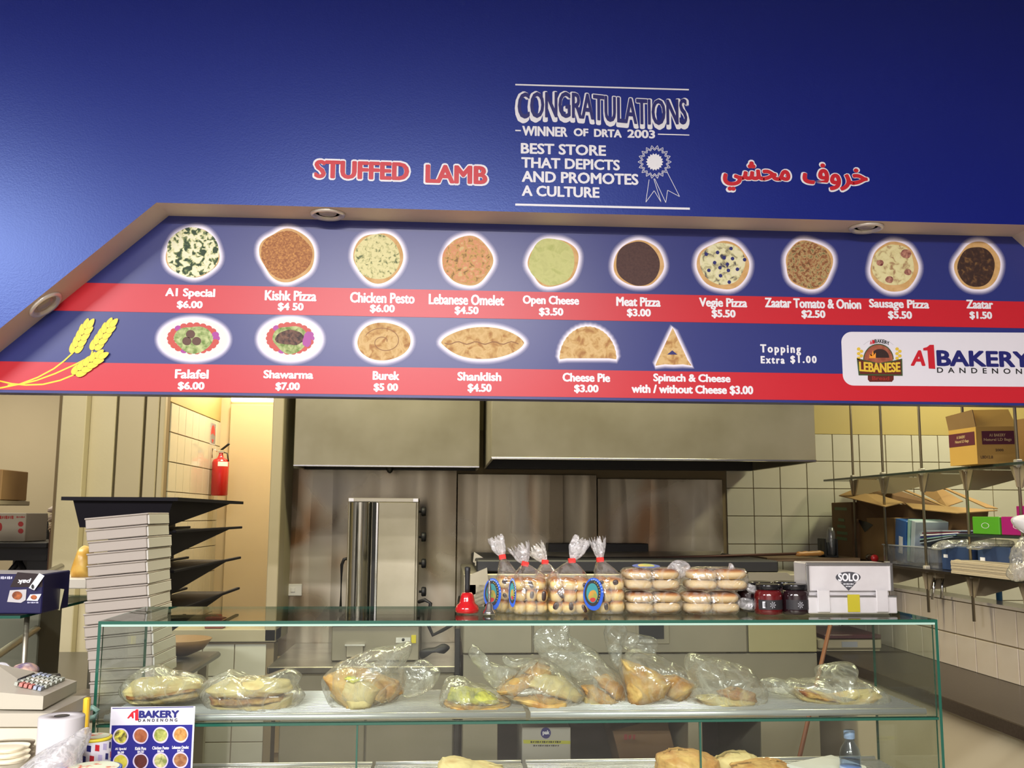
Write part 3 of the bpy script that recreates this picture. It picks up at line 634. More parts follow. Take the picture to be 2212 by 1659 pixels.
def badge(m):
    BR = mat('badge_brown', (0.13, 0.018, 0.012), .4); TER = food_mat('badge_terracotta', [(0.28, 0.06, 0.03), (0.40, 0.12, 0.06)], 60); GRN = mat('badge_green', (0.05, 0.09, 0.03), .4)
    GLD = mat('badge_gold', (0.80, 0.55, 0.05), .4)
    flat(m, [(1874, 810), (1930, 810), (1930, 820), (1926, 825), (1878, 825), (1874, 820)], MY, BR, .0019)
    fan(m, (1897, 776), [(1897 + 33 * math.cos(a), 777 - 34 * math.sin(a)) for a in [k * math.pi / 24 for k in range(25)]] + [(1864, 784), (1930, 784)][::-1][:0], MY, GRN, .0020)
    flat(m, [(1866, 776), (1928, 776), (1928, 786), (1866, 786)], MY, TER, .0021)
    fan(m, (1897, 776), [(1897 + 31 * math.cos(a), 777 - 32 * math.sin(a)) for a in [k * math.pi / 24 for k in range(25)]], MY, TER, .0022)
    fan(m, (1900, 772), [(1900 + 20 * math.cos(a), 773 - 19 * math.sin(a)) for a in [k * math.pi / 24 for k in range(25)]], MY, mat('oven_mouth_print', (0.03, 0.012, 0.01), .5), .0024)
    fan(m, (1884, 768), [(1877, 774), (1878, 765), (1881, 770), (1885, 757), (1887, 767), (1891, 762), (1891, 774)], MY, mat('flame_print', (0.95, 0.35, 0.03), .5), .0026)
    flat(m, [(1850, 774), (1868, 778), (1897, 785), (1930, 779), (1948, 775), (1949, 812), (1854, 811)], MY, GRN, .0028)
    flat(m, [(1853, 777), (1870, 781), (1897, 788), (1928, 782), (1945, 778), (1946, 809), (1857, 808)], MY, BR, .0030)
    write(m, 'LEBANESE', 1855, 784, 1944, 806, MY, GLD, bold=.0016, lift=.0030, warp=lambda t: .004 * abs(2 * t - 1))
    write(m, 'Bread', 1883, 813, 1920, 822, MY, mat('badge_red_print', (0.35, 0.03, 0.02), .4), bold=.0006, lift=.0024)
    for sx in (1857, 1940):
        for k in range(5): fan(m, (sx, 754 + k * 5), blob(sx - 3 + 6 * (k % 2), 754 + k * 5, 4, 3.5, 8), MY, GLD, .0028)
    arc = [(1897 + r * math.cos(a), 768 - r * .84 * math.sin(a)) for r in (42, 30) for a in [math.radians(40 + 100 * k / 10) for k in range(11)]]
    for k in range(10):
        strip(m, arc[k], arc[k + 1], MY, .0006, mat('thin_grey_print', (0.3, 0.3, 0.34), .5), .0020); strip(m, arc[11 + k], arc[12 + k], MY, .0006, MATS['thin_grey_print'], .0020)
    for k, ch in enumerate('A1BAKERY'):
        a = math.radians(118 - k * 8.6); cx, cy = 1898 + 37 * math.cos(a), 768 - 31 * math.sin(a)
        write(m, ch, cx - 2.6, cy - 4, cx + 2.6, cy + 4, MY, RED if k < 2 else BLACK, bold=.0005, lift=.0022)
mpart('oven_badge', badge)
# ================================================================== HOODS
HZ = W(1300, 994, 4.4).z
def hood(ua, ub, yf, z0, label, inner=True):
    xa, xb = W(ua, 990, yf).x, W(ub, 990, yf).x; t = thing('exhaust_hood', label, 'hood', ((xa + xb) / 2, yf, z0))
    th = .012
    MB().box(xa, xb, yf, yf + th, z0, CZ - .02, STEEL_H, .003).build('front_panel', t)
    MB().box(xa, xa + th, yf + th, BW - .03, z0, CZ - .02, STEEL_H, .002).build('side_panel', t)
    MB().box(xb - th, xb, yf + th, BW - .03, z0, CZ - .02, STEEL_H, .002).build('side_panel', t)
    MB().box(xa + th, xb - th, yf + th, BW - .03, z0 + .16, z0 + .17, BLACK).build('canopy_lining', t)
    m = MB().box(xa, xb, yf - .006, yf, z0, z0 + .010, CHROME, .002); m.build('bottom_trim', t)
    m = MB(); m.box(xa + th, xb - th, BW - .09, BW - .03, z0 + .0, z0 + .05, DARK); m.build('grease_gutter', t)
    return t
HZ2 = W(830, 1010, 5.05).z
t = hood(634, 1036, 5.0, HZ2, 'shallow stainless steel exhaust hood above the upright grill')
hood(1061, 1763, 4.4, HZ, 'deep stainless steel exhaust hood above the oven')
c = W(842, 1020, 5.18)
MB().lathe(c, [(.006, .045), (.018, .04), (.020, .015), (.012, 0), (.004, -.006)], BLACK, 14).build('lamp_nozzle', t)
# ================================================================== UPRIGHT GRILL (shawarma machine) and its bench
BZ = 0.868; BYF = 4.55
bx0, bx1 = W(577, 1430, BYF).x, W(996, 1430, BYF).x
bn = thing('grill_bench', 'stainless bench with dark edged top under the upright grill', 'bench', ((bx0 + bx1) / 2, BYF, 0))
MB().box(bx0, bx1, BYF, BW - .03, BZ - .03, BZ, mat('worn_bench_top', (0.17, 0.15, 0.12), .3, .7, c2=(.28, .26, .22), nscale=6), .004).build('bench_top', bn)
MB().box(bx0 + .01, bx0 + .075, BYF - .006, BYF, BZ - .045, BZ - .003, BLACK, .002).build('end_cap', bn)
x2 = W(604, 1560, BYF + .06).x; x3 = W(980, 1560, BYF + .06).x; xm = W(790, 1560, BYF + .06).x
MB().box(x2, x3, BYF + .06, BW - .04, .06, BZ - .03, PALE_STEEL).build('carcass', bn)
zd = W(790, 1545, BYF + .05).z
MB().box(x2, x3, BYF + .045, BYF + .06, zd, BZ - .035, STEEL, .003).build('apron', bn)
for a, b in ((x2, xm), (xm, x3)): MB().box(a + .003, b - .003, BYF + .035, BYF + .06, .1, zd - .004, PALE_STEEL, .004).build('door', bn)
for a in (x2 + .03, x3 - .03): MB().box(a - .02, a + .02, BYF + .08, BYF + .12, 0, .06, DARK).build('foot', bn)
gy = 4.9
gr = thing('upright_grill', 'upright stainless kebab grill with curved door and four black knobs', 'grill', (W(820, 1340, gy).x, gy, BZ))
gx0, gzt = XZ(752, 1077, gy); gx1, _ = XZ(905, 1077, gy); gzb = W(820, 1338, gy).z
MB().box(gx0, gx1, gy + .02, gy + .16, gzb, gzt, STEEL, .004).build('housing', gr)
MB().box(gx0, gx1, gy, gy + .17, gzt - .016, gzt + .004, mat('bright_trim', (.6, .56, .46), .3, .8), .002).build('top_cap', gr)
for a in (gx0 + .004, gx1 - .028): MB().box(a, a + .024, gy - .006, gy, gzt - .014, gzt + .002, CHROME).build('hinge', gr)
xs_ = W(806, 1200, gy).x
m = MB(); n = 14; vs = []
for j in range(n + 1):
    a = math.pi * j / n; x = gx0 + .008 + (xs_ - gx0 - .02) * (1 - math.cos(a)) / 2; y = gy + .02 - .065 * math.sin(a); vs += [Vector((x, y, gzb)), Vector((x, y, gzt - .018))]
m.add(vs, [(2 * j, 2 * j + 2, 2 * j + 3, 2 * j + 1) for j in range(n)], mat('mirror_door_steel', (.52, .50, .42), .14, .95), True); m.build('curved_door', gr)
MB().box(xs_ - .008, xs_ + .010, gy - .004, gy + .02, gzb, gzt - .018, BLACK).build('door_gap', gr)
MB().box(xs_ + .010, xs_ + .022, gy - .012, gy + .02, gzb, gzt - .018, CHROME, .002).build('door_rail', gr)
MB().box(xs_ + .022, gx1 - .012, gy - .005, gy + .02, gzb, gzt - .018, STEEL, .002).build('flat_door', gr)
for v in (1105, 1160, 1217, 1278):
    c = W(905, v, gy + .03); m = MB(); R = Matrix.Rotation(math.pi / 2, 3, 'Y')
    m.lathe(c, [(.006, 0), (.006, .012), (.020, .012), (.024, .018), (.022, .034), (.012, .036)], BLACK, 14, R); m.build('knob', gr)
m = MB(); hx, hz0 = XZ(733, 1325, gy); _, hz1 = XZ(733, 1212, gy)
m.tube([(gx0 - .0, gy + .05, hz1 + .01), (hx + .01, gy + .05, hz1 + .006), (hx, gy + .05, hz1 - .02), (hx, gy + .05, hz0)], .008, BLACK, 8); m.build('side_handle', gr)
ga, gb = W(716, 1380, 4.7).x, W(906, 1380, 4.7).x; gz = W(800, 1352, 4.7).z
MB().box(ga, gb, 4.7, 5.15, BZ + .002, gz, PALE_STEEL, .005).build('base_box', gr)
MB().box(ga - .004, gb + .004, 4.69, 5.15, gz, gz + .006, CHROME, .002).build('drip_tray_rim', gr)
MB().box(ga + .03, gb - .01, 4.72, 5.12, gz + .006, gz + .035, BLACK).build('drip_tray', gr)
xh, zh = XZ(767, 1400, 4.69); MB().box(xh - .04, xh + .04, 4.675, 4.70, zh - .04, zh + .012, STEEL, .003).box(xh - .046, xh + .046, 4.668, 4.70, zh + .012, zh + .02, CHROME).build('drawer_pull', gr)
xh, zh = XZ(871, 1382, 4.69); MB().box(xh - .034, xh + .034, 4.692, 4.70, zh - .014, zh + .010, CHROME).lathe((xh, 4.692, zh), [(.007, 0), (.007, .008)], BLACK, 12, Matrix.Rotation(math.pi / 2, 3, 'X')).build('control_plate', gr)
xh, zh = XZ(893, 1381, 4.69); MB().box(xh - .010, xh + .012, 4.694, 4.70, zh - .018, zh + .018, mat('yellow_sticker', (.7, .6, .02), .5)).build('sticker', gr)
m = MB(); q = [W(905, 1300, 4.9), W(918, 1296, 4.85), W(930, 1303, 4.85), W(925, 1350, 4.85), W(935, 1372, 4.85), W(955, 1362, 4.85), W(985, 1345, 5.0), W(993, 1290, 5.3)]
m.tube([Vector(p) for p in q], .009, BLACK, 8); tag(m.build('gas_hose'), 'black gas hose looping beside the upright grill', 'hose')
m = MB(); pillow(m, [(905, 1410), (915, 1402), (940, 1398), (958, 1390), (972, 1398), (960, 1412), (950, 1408), (930, 1412), (912, 1424)], 4.68, .02, BLACK, 32, 5, .004, 30)
tag(m.build('rubber_glove'), 'crumpled black rubber glove beside the grill base', 'glove')
cpz = W(990, 1500, 4.5); MB().box(cpz.x - .018, cpz.x + .006, 4.52, 4.54, 0, 1.04, DARK, .003).build('x')
o = bpy.data.objects['x']; o.name = 'steel_pipe_post'; tag(o, 'dark narrow upright strip added for the shaded gap between grill bench and oven', 'post')  # added dark strip, paints the shade of the gap beside the oven
# ================================================================== OVEN
OY = 4.30
def ox(u, v=1400): return W(u, v, OY).x
def oz(v, u=1380): return W(u, v, OY).z
ov = thing('deck_oven', 'wide pale steel deck oven with small dark window and black hot plate on top', 'oven', (ox(1380), OY, 0))
zt, z2, z3 = oz(1241), oz(1412), oz(1556)
MB().box(ox(1000), ox(1766), OY + .02, 5.2, z2, zt, PALE_STEEL, .004).build('body', ov)
PY = mat('aged_yellow_steel', (0.36, 0.33, 0.17), .45, .3, c2=(.40, .36, .20), nscale=2)
zw = oz(1256)
for a, b, mm in ((1001, 1149, PALE_STEEL), (1153, 1614, PALE_STEEL), (1618, 1765, PY)):
    d = MB().box(ox(a), ox(b), OY, OY + .02, z2 + .004, oz(1262), mm, .003).build('door_panel', ov)
m = MB().box(ox(1374), ox(1446), OY - .006, OY, oz(1391), oz(1322), PALE_STEEL, .002); m.build('window_frame', ov)
MB().box(ox(1380), ox(1434), OY - .008, OY - .005, oz(1380), oz(1330), BLACK).build('oven_window', ov)
for u in (1022, 1027): MB().lathe((ox(u), OY - .001, oz(1348)), [(.004, 0), (.004, .003)], BLACK, 8, Matrix.Rotation(math.pi / 2, 3, 'X')).build('vent_hole', ov)
for u, v in ((1264, 1331), (1508, 1331)):
    MB().box(ox(u) - .014, ox(u) + .014, OY - .003, OY, oz(v) - .008, oz(v) + .010, mat('faded_red_print', (.25, .12, .09), .5), .001).build('badge_plate', ov)
MB().box(ox(1001), ox(1765), OY + .004, OY + .02, z3, z2 - .002, PALE_STEEL, .002).build('lower_apron', ov)
for a, b in ((1002, 1076), (1484, 1514), (1640, 1766)): MB().box(ox(a), ox(b), OY + .004, 5.15, 0, z3, PALE_STEEL, .002).build('leg_panel', ov)
MB().box(ox(1078), ox(1640), 5.0, 5.1, 0, z3, BLACK).build('back_panel', ov)
MB().box(ox(1078), ox(1640), OY + .05, 5.1, .28, .3, DARK).build('lower_shelf', ov)
# hot plate, lip, rear box
zp = oz(1238)
MB().box(ox(1030, 1230), ox(1692, 1230), OY + .06, 5.25, zp, oz(1212), BLACK, .006).build('hot_plate', ov)
m = MB(); zr = W(1300, 1193, 5.25).z
m.hull([W(1026, 1212, OY + .10), W(1540, 1216, OY + .10), W(1026, 1222, OY + .10), W(1540, 1226, OY + .10), W(1068, 1193, 5.25), W(1560, 1190, 5.25), W(1068, 1200, 5.25), W(1560, 1197, 5.25)], STEEL); m.build('sloped_top', ov)
xa, zt1 = XZ(1182, 1173, 5.3); xb, zb1 = XZ(1396, 1194, 5.3)
MB().box(xa, xb, 5.24, 5.36, zb1, zt1, DARK, .003).build('flue_box', ov)
m = MB(); m.hull([W(1003, 1247, OY), W(1003, 1340, OY), W(1052, 1226, OY), W(1062, 1340, OY), W(1003, 1247, OY + .5), W(1052, 1226, OY + .5), W(1003, 1340, OY + .5)], STEEL); m.build('splash_guard', ov)
m = MB(); m.hull([W(1024, 1192, 4.6), W(1058, 1214, 4.6), W(1056, 1232, 4.6), W(1022, 1214, 4.6), W(1024, 1192, 4.9), W(1058, 1214, 4.9)], STEEL); m.build('corner_bracket', ov)
m = MB(); m.hull([W(1616, 1237, OY), W(1700, 1237, OY), W(1730, 1262, OY), W(1616, 1262, OY), W(1616, 1230, OY + .6), W(1690, 1230, OY + .6)], PALE_STEEL); m.build('cover_plate', ov)
pe = thing('pizza_peel', 'long oven peel with turned wooden handle resting across the oven', 'peel', tuple(W(1500, 1200, 4.7)))
m = MB(); m.tube([W(1180, 1216, 4.6), W(1500, 1203, 4.7), W(1722, 1196, 4.75)], .007, mat('rusty_rod', (.07, .03, .02), .5, .5), 8); m.build('rod', pe)
m = MB(); pts = [W(1718 + k * 7.5, 1197 - .3 * k, 4.75 + .004 * k) for k in range(9)]; m.tube(pts, [.008, .013, .011, .014, .011, .013, .012, .014, .008], mat('turned_wood', (.42, .20, .05), .4), 10); m.build('handle', pe)
# things under the oven
BXX = thing('paper_cup_carton', 'white carton with dark round logo and yellow band under the oven', 'carton', tuple(W(1185, 1640, 4.35)))
CY = 4.42
xa, zt_ = XZ(1128, 1572, CY); xb, zb_ = XZ(1233, 1650, CY)
MB().box(xa, xb, CY, CY + .3, .31, zt_, mat('dim_white_card', (.45, .43, .36), .7), .003).build('carton_body', BXX)
m = MB(); flat(m, blob(1179, 1583, 11, 12, 24), CY, NAVY, .0015); write(m, 'pak', 1172, 1577, 1187, 1589, CY, WHITE, bold=.0008, lift=.002); m.build('round_logo', BXX)
m = MB(); flat(m, [(1130, 1598), (1232, 1600), (1232, 1607), (1131, 1606)], CY, mat('lime_band', (.5, .5, .05), .6), .001); marks(m, 1146, 1600.5, 1212, 1604.5, CY, BLACK, 14, .002); marks(m, 1152, 1609, 1208, 1612, CY, BLACK, 12, .002); m.build('band', BXX)
m = MB(); m.box(W(1340, 1600, 4.5).x, W(1460, 1600, 4.5).x, 4.5, 4.8, .31, W(1380, 1560, 4.5).z, CARD_D, .003, Matrix.Rotation(math.radians(-14), 3, 'Y'))
cb = thing('leaning_cardboard_box', 'dark brown cardboard box leaning under the oven beside the white carton', 'box', tuple(W(1400, 1650, 4.5)))
m.build('box_body', cb)
m = MB(); marks(m, 1348, 1586, 1374, 1598, 4.43, mat('red_box_print', (.22, .02, .02), .6), 3); m.build('box_print', cb)
# ================================================================== TRAY RACK, PIZZA BOXES, LEFT BENCH
lb = thing('left_bench', 'grey steel bench in front of the hatch wall', 'bench', (-1.5, 3.6, 0))
MB().box(-2.1, -1.06, 3.27, 4.84, .87, .9, mat('bench_grey', (.16, .15, .13), .35, .6), .01).build('bench_top', lb)
for x, y in ((-2.0, 3.36), (-1.12, 3.36), (-1.12, 4.75), (-2.0, 4.75)): MB().box(x - .02, x + .02, y - .02, y + .02, 0, .87, STEEL).build('leg', lb)
rk = thing('tray_rack', 'black rack holding four baking trays behind the pizza boxes', 'rack', (-1.1, 3.9, .9))
MB().box(-1.17, -1.13, 3.5, 4.2, .901, 1.60, BLACK, .004).build('post', rk)
PAN = mat('black_pan_iron', (.006, .005, .008), .6, .0, spec=.15)
for i, v in enumerate((1071, 1137, 1203, 1270)):
    z = W(515, v, 4.3).z if i else W(515, 1083, 4.3).z
    xl = -1.12 if i else -1.26; xr = -.885; y0 = 3.30
    t = thing('baking_tray', 'black baking tray, %s in the rack behind the pizza boxes' % ('uppermost and widest', 'second from the top', 'third from the top', 'lowest')[i], 'tray', (xl, 3.7, z), 'black baking trays in the rack')
    m = MB(); m.hull([(xl, y0, z), (xr, y0, z), (xl, y0, z - .012), (xr, y0, z - .012), (xl if i == 0 else xr - .03, 4.35, z), (xr, 4.35, z), (xr, 4.35, z - .012)], PAN) if i == 0 else (m.box(xl, xl + .014, y0, 4.35, z - .01, z, PAN, .002), m.box(xr - .014, xr, y0, 4.35, z - .01, z, PAN, .002)); m.build('rim', t)
    m = MB(); m.hull([(xl + .03, y0 + .02, z - .008), (xr - .02, y0 + .02, z - .008), (xl + .03, 4.22, z - .008), (xr - .02, 4.22, z - .008), (xl + .05, y0 + .04, z - .10), (xr - .05, y0 + .04, z - .10), (xl + .05, 4.12, z - .030), (xr - .05, 4.12, z - .030)], PAN); m.build('pan', t)
# pizza boxes
BXY = 2.95
prev = None
for i in range(16):
    v1 = 1133 + 25.7 * i; lean = [0, 4, 1, 4, 6, 2, 0, -4, -10, -8, -6, -4, -3, -2, -2, -1][i] + random.uniform(-2, 2)
    ul = 186 + (4 if i > 1 else 0) + lean * .4 - (i > 2) * 4 + (i > 8) * (i - 8) * 1.5; ur = 318 - lean * .5 + (i > 7) * 2 * (i - 7) * .9
    z0 = W(320, v1, BXY).z; z1 = z0 + .0352
    xa, xb = W(ul, v1, BXY).x, W(ur, v1, BXY).x
    t = thing('pizza_box', 'white pizza box in the tall leaning stack, %s from the top' % ('first second third fourth fifth sixth seventh eighth ninth tenth eleventh twelfth thirteenth fourteenth fifteenth sixteenth'.split()[i]), 'box', ((xa + xb) / 2, BXY + .14, z0), 'white pizza boxes in the leaning stack')
    rot = Matrix.Rotation(math.radians(random.uniform(-2, 2)), 3, 'Z') @ Matrix.Rotation(math.radians(-5.5 if i < 12 else -3), 3, 'Y')
    dep = .22
    m = MB(); m.box(xa, xb, BXY, BXY + dep, z0 + .002, z1 - .003, CARTON_SHADED, .002, rot, (xb, BXY, z0)); m.build('tray', t)
    m = MB(); m.box(xa - .002, xb + .005, BXY - .004, BXY + dep + .002, z1 - .006, z1 - .001, CARTON_SHADED, .002, rot, (xb, BXY, z0)); m.build('lid', t)
    m = MB(); m.box(xb + .0005, xb + .0055, BXY + .002, BXY + dep - .004, z0 + .001, z1 - .006, CARTON_LIT, .001, rot, (xb, BXY, z0)); m.build('end_flap', t)
# ================================================================== DISPLAY CASE
GY = 2.35
CX0, CX1, CTZ = -.786, 1.187, 1.303; CBY = 2.70; SHZ = W(1100, 1558, GY).z
case = thing('glass_display_case', 'glass display case with green edged panes, wire shelves and steel base', 'display case', (.2, 2.52, 0))
def pane(x0, x1, y0, y1, z0, z1, name='glass_pane'):
    m = MB(); m.box(x0, x1, y0, y1, z0, z1, GLASS)
    dims = (x1 - x0, y1 - y0, z1 - z0); ax = dims.index(min(dims)); m.mi(GEDGE); m.mi(GEDGE2)
    for i, f in enumerate(m.f):
        a, b, c = [m.v[k] for k in f[:3]]; nrm = (b - a).cross(c - b)
        if max(range(3), key=lambda k: abs(nrm[k])) != ax: m.m[i] = m.mats.index(GEDGE)
    return m.build(name, case)
T = .007
pane(CX0, CX1, GY - .008, CBY, CTZ - T, CTZ, 'top_pane')
pane(CX0 + .001, CX1 - .001, GY, GY + T, SHZ + .002, CTZ - T - .001)
# pale light catching strip below the top pane's edge is the glued joint
MB().box(CX0, CX1, GY - .0085, GY - .002, CTZ - T - .005, CTZ - T - .0002, GEDGE2).build('glue_joint', case)
pane(CX0, CX1, GY - .004, GY + .012, SHZ - .005, SHZ + .001, 'mid_joint')
js = [CX0 + .001, W(771, 1600, GY).x, W(1513, 1600, GY).x, CX1 - .001]
for a, b in zip(js, js[1:]): pane(a + .001, b - .001, GY, GY + T, .62, SHZ - .006)
for a in js[1:3]: MB().box(a - .002, a + .002, GY - .001, GY + T, .62, SHZ - .006, GEDGE).build('joint_seal', case)
pane(CX0 - .007, CX0, GY - .008, CBY, .62, CTZ, 'end_pane'); pane(CX1, CX1 + .007, GY - .008, CBY, .62, CTZ, 'end_pane')
MB().box(CX0 - .007, CX1 + .007, GY - .006, CBY + .1, .0, .60, STEEL, .004).build('base', case)
MB().box(CX0, CX1, GY, CBY, .60, .62, STEEL).build('base_deck', case)
# wire shelves
WZZ = SHZ + .010
us = W(1140, 1545, GY + .03).x
for a, b in ((CX0 + .01, us - .006), (us + .006, CX1 - .02)):
    t = thing('wire_shelf', 'chrome wire shelf in the %s half of the display case' % ('bag crowded left' if a < 0 and b < 1 and a < us - .1 else 'right'), 'shelf', ((a + b) / 2, 2.5, WZZ), 'chrome wire shelves in the case')
    m = MB(); m.tube([(a, GY + .022, WZZ), (b, GY + .022, WZZ)], .008, BRIGHT, 10); m.build('front_rail', t)
    m = MB(); m.tube([(a, CBY - .02, WZZ), (b, CBY - .02, WZZ)], .005, CHROME, 8); m.build('back_rail', t)
    m = MB()
    for k in range(21): y = GY + .040 + k * .0143; m.tube([(a, y, WZZ + .004), (b, y, WZZ + .004)], .0017, BRIGHT, 5)
    o = m.build('wires', t); o['kind'] = 'stuff'
    for x in (a + .06, (a + b) / 2, b - .06): m = MB(); m.tube([(x, GY + .02, WZZ - .001), (x, CBY - .02, WZZ - .001)], .003, CHROME, 6); m.build('cross_wire', t)
LZ = W(800, 1650, CBY - .03).z
for a, b, w_ in ((js[0], W(800, 1650, 2.6).x, 'left'), (W(808, 1650, 2.6).x, W(1130, 1650, 2.6).x, 'middle'), (W(1140, 1650, 2.6).x, js[3] - .02, 'right')):
    t = thing('wire_shelf', 'low chrome wire shelf at the bottom of the case, %s section' % w_, 'shelf', ((a + b) / 2, 2.5, LZ), 'low chrome wire shelves in the case')
    for y in (GY + .03, CBY - .03): m = MB(); m.tube([(a, y, LZ), (b, y, LZ)], .006, BRIGHT, 8); m.build('rail', t)
    m = MB()
    for k in range(18): y = GY + .045 + k * .0143; m.tube([(a, y, LZ + .002), (b, y, LZ + .002)], .0017, BRIGHT, 5)
    m.build('wires', t)['kind'] = 'stuff'
# small white shelf clip posts at right end
# ================================================================== BAGS OF BREAD IN THE CASE
C2 = (400, 1300, 3.687); C3 = (920, 1300, 3.687); C4 = (1400, 1300, 3.687)
def bag(label, Y, outline, breads, T=.07, film=FILM_M, extra=(), group='bagged breads on the wire shelf'):
    us_ = [p[0] for p in outline]; vs_ = [p[1] for p in outline]
    t = thing('bagged_bread', label, 'bagged bread', tuple(W(sum(us_) / len(us_), max(vs_), Y)), group)
    for nm, mm, pts, dy, th in breads:
        m = MB(); pillow(m, pts, Y + dy, th, mm, 64, 9, .0055, 30, power=.30, sharp=True); m.build(nm, t)
    m = MB(); pillow(m, outline, Y, T, film, 80, 14, .010, 17, ridged=True, power=.6)
    for e in extra: pillow(m, e, Y, T * .35, film, 56, 10, .009, 26, ridged=True)
    m.build('bag_film', t); return t
def lens(x0, x1, y0, y1, dip=0.0):
    n = 10; xm, ym, a, b = (x0 + x1) / 2, (y0 + y1) / 2, (x1 - x0) / 2, (y1 - y0) / 2
    return [(xm + a * math.cos(t), ym + b * math.sin(t) * (.8 if math.sin(t) < 0 else 1) + dip * math.cos(t)) for t in [2 * math.pi * k / n for k in range(n)]]
bag('cloudy bag of folded pale flatbreads at the left end of the upper shelf', 2.50, [(262, 1500), (266, 1476), (292, 1452), (318, 1438), (345, 1438), (372, 1452), (405, 1452), (440, 1466), (446, 1492), (430, 1512), (360, 1521), (290, 1520)],
    [('flatbread', CRUST_P, [(268, 1492), (290, 1468), (330, 1462), (390, 1466), (436, 1470), (438, 1484), (380, 1497), (310, 1506), (272, 1504)], -.01, .05), ('flatbread', CRUST_P, [(275, 1505), (330, 1504), (430, 1488), (436, 1500), (410, 1512), (330, 1518), (285, 1516)], 0, .05), ('filling', CRUST_R, [(272, 1499), (330, 1498), (425, 1483), (430, 1488), (340, 1506), (280, 1508)], -.012, .05)], .075)
bag('creased bag of two stacked flatbreads beside the leftmost bag', 2.49, crop(*C2, [(120, 710), (180, 620), (300, 565), (360, 552), (480, 590), (640, 590), (760, 555), (870, 535), (935, 590), (900, 655), (960, 740), (900, 830), (830, 880), (740, 925), (450, 925), (260, 915), (160, 830)]),
    [('flatbread', CRUST_P, crop(*C2, [(160, 700), (300, 620), (600, 600), (830, 640), (860, 700), (700, 745), (450, 750), (240, 745)]), -.01, .06), ('flatbread', CRUST_P, crop(*C2, [(200, 800), (400, 770), (700, 760), (850, 740), (840, 850), (600, 905), (350, 915), (220, 880)]), 0, .06), ('filling', CRUST_R, crop(*C2, [(200, 745), (450, 750), (700, 745), (780, 740), (800, 775), (600, 800), (350, 820), (210, 800)]), -.012, .06)], .08)
bag('large bag of golden spinach pastries with a loose gathered end', 2.50, crop(*C2, [(1085, 610), (1180, 520), (1300, 450), (1470, 375), (1650, 345), (1800, 320), (1795, 420), (1740, 520), (1740, 640), (1700, 770), (1600, 820), (1450, 870), (1310, 890), (1180, 850), (1115, 760)]),
    [('pastry', CRUST, crop(*C2, [(1100, 600), (1250, 530), (1450, 530), (1600, 680), (1600, 790), (1450, 700), (1310, 880), (1200, 760)]), -.02, .05), ('pastry', CRUST_P, crop(*C2, [(1280, 620), (1420, 600), (1560, 700), (1480, 830), (1320, 860), (1250, 740)]), -.055, .03), ('pastry', CRUST, crop(*C2, [(1500, 560), (1700, 640), (1740, 720), (1620, 800), (1520, 720)]), .02, .05), ('pastry', CRUST_P, crop(*C2, [(1150, 740), (1300, 860), (1500, 860), (1560, 800), (1400, 740)]), .02, .05), ('herb_filling', CRUST_G, crop(*C2, [(1260, 610), (1350, 590), (1420, 620), (1340, 650)]), -.075, .012)],
    .09, extra=[crop(*C2, [(1700, 520), (1800, 480), (1900, 462), (1970, 500), (2035, 560), (1960, 690), (1850, 750), (1740, 760), (1720, 640)])])
bag('small bag of pizza with bright yellow green topping', 2.48, crop(*C3, [(95, 790), (135, 660), (200, 610), (290, 600), (360, 650), (480, 680), (600, 740), (690, 800), (640, 850), (450, 878), (280, 880), (150, 845)]),
    [('pizza_base', CRUST, crop(*C3, [(130, 800), (300, 780), (500, 790), (680, 800), (600, 860), (350, 875), (190, 860)]), 0, .07), ('cheese_topping', CRUST_G, crop(*C3, [(170, 770), (200, 690), (320, 690), (450, 700), (570, 760), (580, 800), (400, 800), (220, 800)]), -.01, .06)], .08)
bag('tall loose bag of folded golden pies with an open twisted neck', 2.50, crop(*C3, [(560, 700), (700, 600), (760, 520), (880, 450), (1000, 480), (1150, 600), (1260, 700), (1250, 790), (1120, 875), (900, 870), (700, 800)]),
    [('pie', CRUST, crop(*C3, [(560, 700), (700, 600), (850, 570), (830, 660), (700, 740), (600, 730)]), 0, .05), ('pie', CRUST_P, crop(*C3, [(740, 640), (900, 560), (1100, 600), (1240, 740), (1200, 800), (950, 720)]), .0, .05), ('pie', CRUST, crop(*C3, [(690, 760), (900, 740), (1130, 790), (1120, 860), (950, 870), (800, 830)]), -.03, .04), ('pie', CRUST, crop(*C3, [(780, 560), (900, 480), (980, 520), (1000, 600), (850, 600)]), .02, .04)],
    .08, extra=[crop(*C3, [(345, 410), (370, 340), (455, 390), (460, 450), (600, 500), (730, 540), (680, 600), (590, 690), (540, 690), (470, 610), (400, 500)]), crop(*C3, [(600, 450), (630, 432), (700, 470), (850, 445), (860, 480), (740, 520), (640, 500)])])
bag('cloudy upright bag of stacked triangle pies in the middle of the shelf', 2.53, crop(*C3, [(1230, 700), (1150, 560), (1200, 420), (1330, 395), (1460, 500), (1560, 600), (1600, 700), (1605, 800), (1500, 862), (1380, 850), (1250, 820)]),
    [('pie', CRUST, crop(*C3, [(1240, 680), (1330, 660), (1450, 740), (1560, 830), (1440, 850), (1300, 780)]), -.03, .03), ('pie', CRUST_P, crop(*C3, [(1250, 740), (1350, 760), (1480, 850), (1400, 855), (1260, 800)]), -.02, .04), ('pie', CRUST, crop(*C3, [(1330, 590), (1450, 580), (1570, 680), (1590, 800), (1500, 780), (1380, 660)]), 0, .04)],
    .08, extra=[crop(*C3, [(850, 300), (900, 220), (960, 175), (1060, 150), (1125, 165), (1145, 260), (1250, 330), (1400, 430), (1380, 560), (1280, 620), (1100, 580), (980, 520), (900, 430)])])
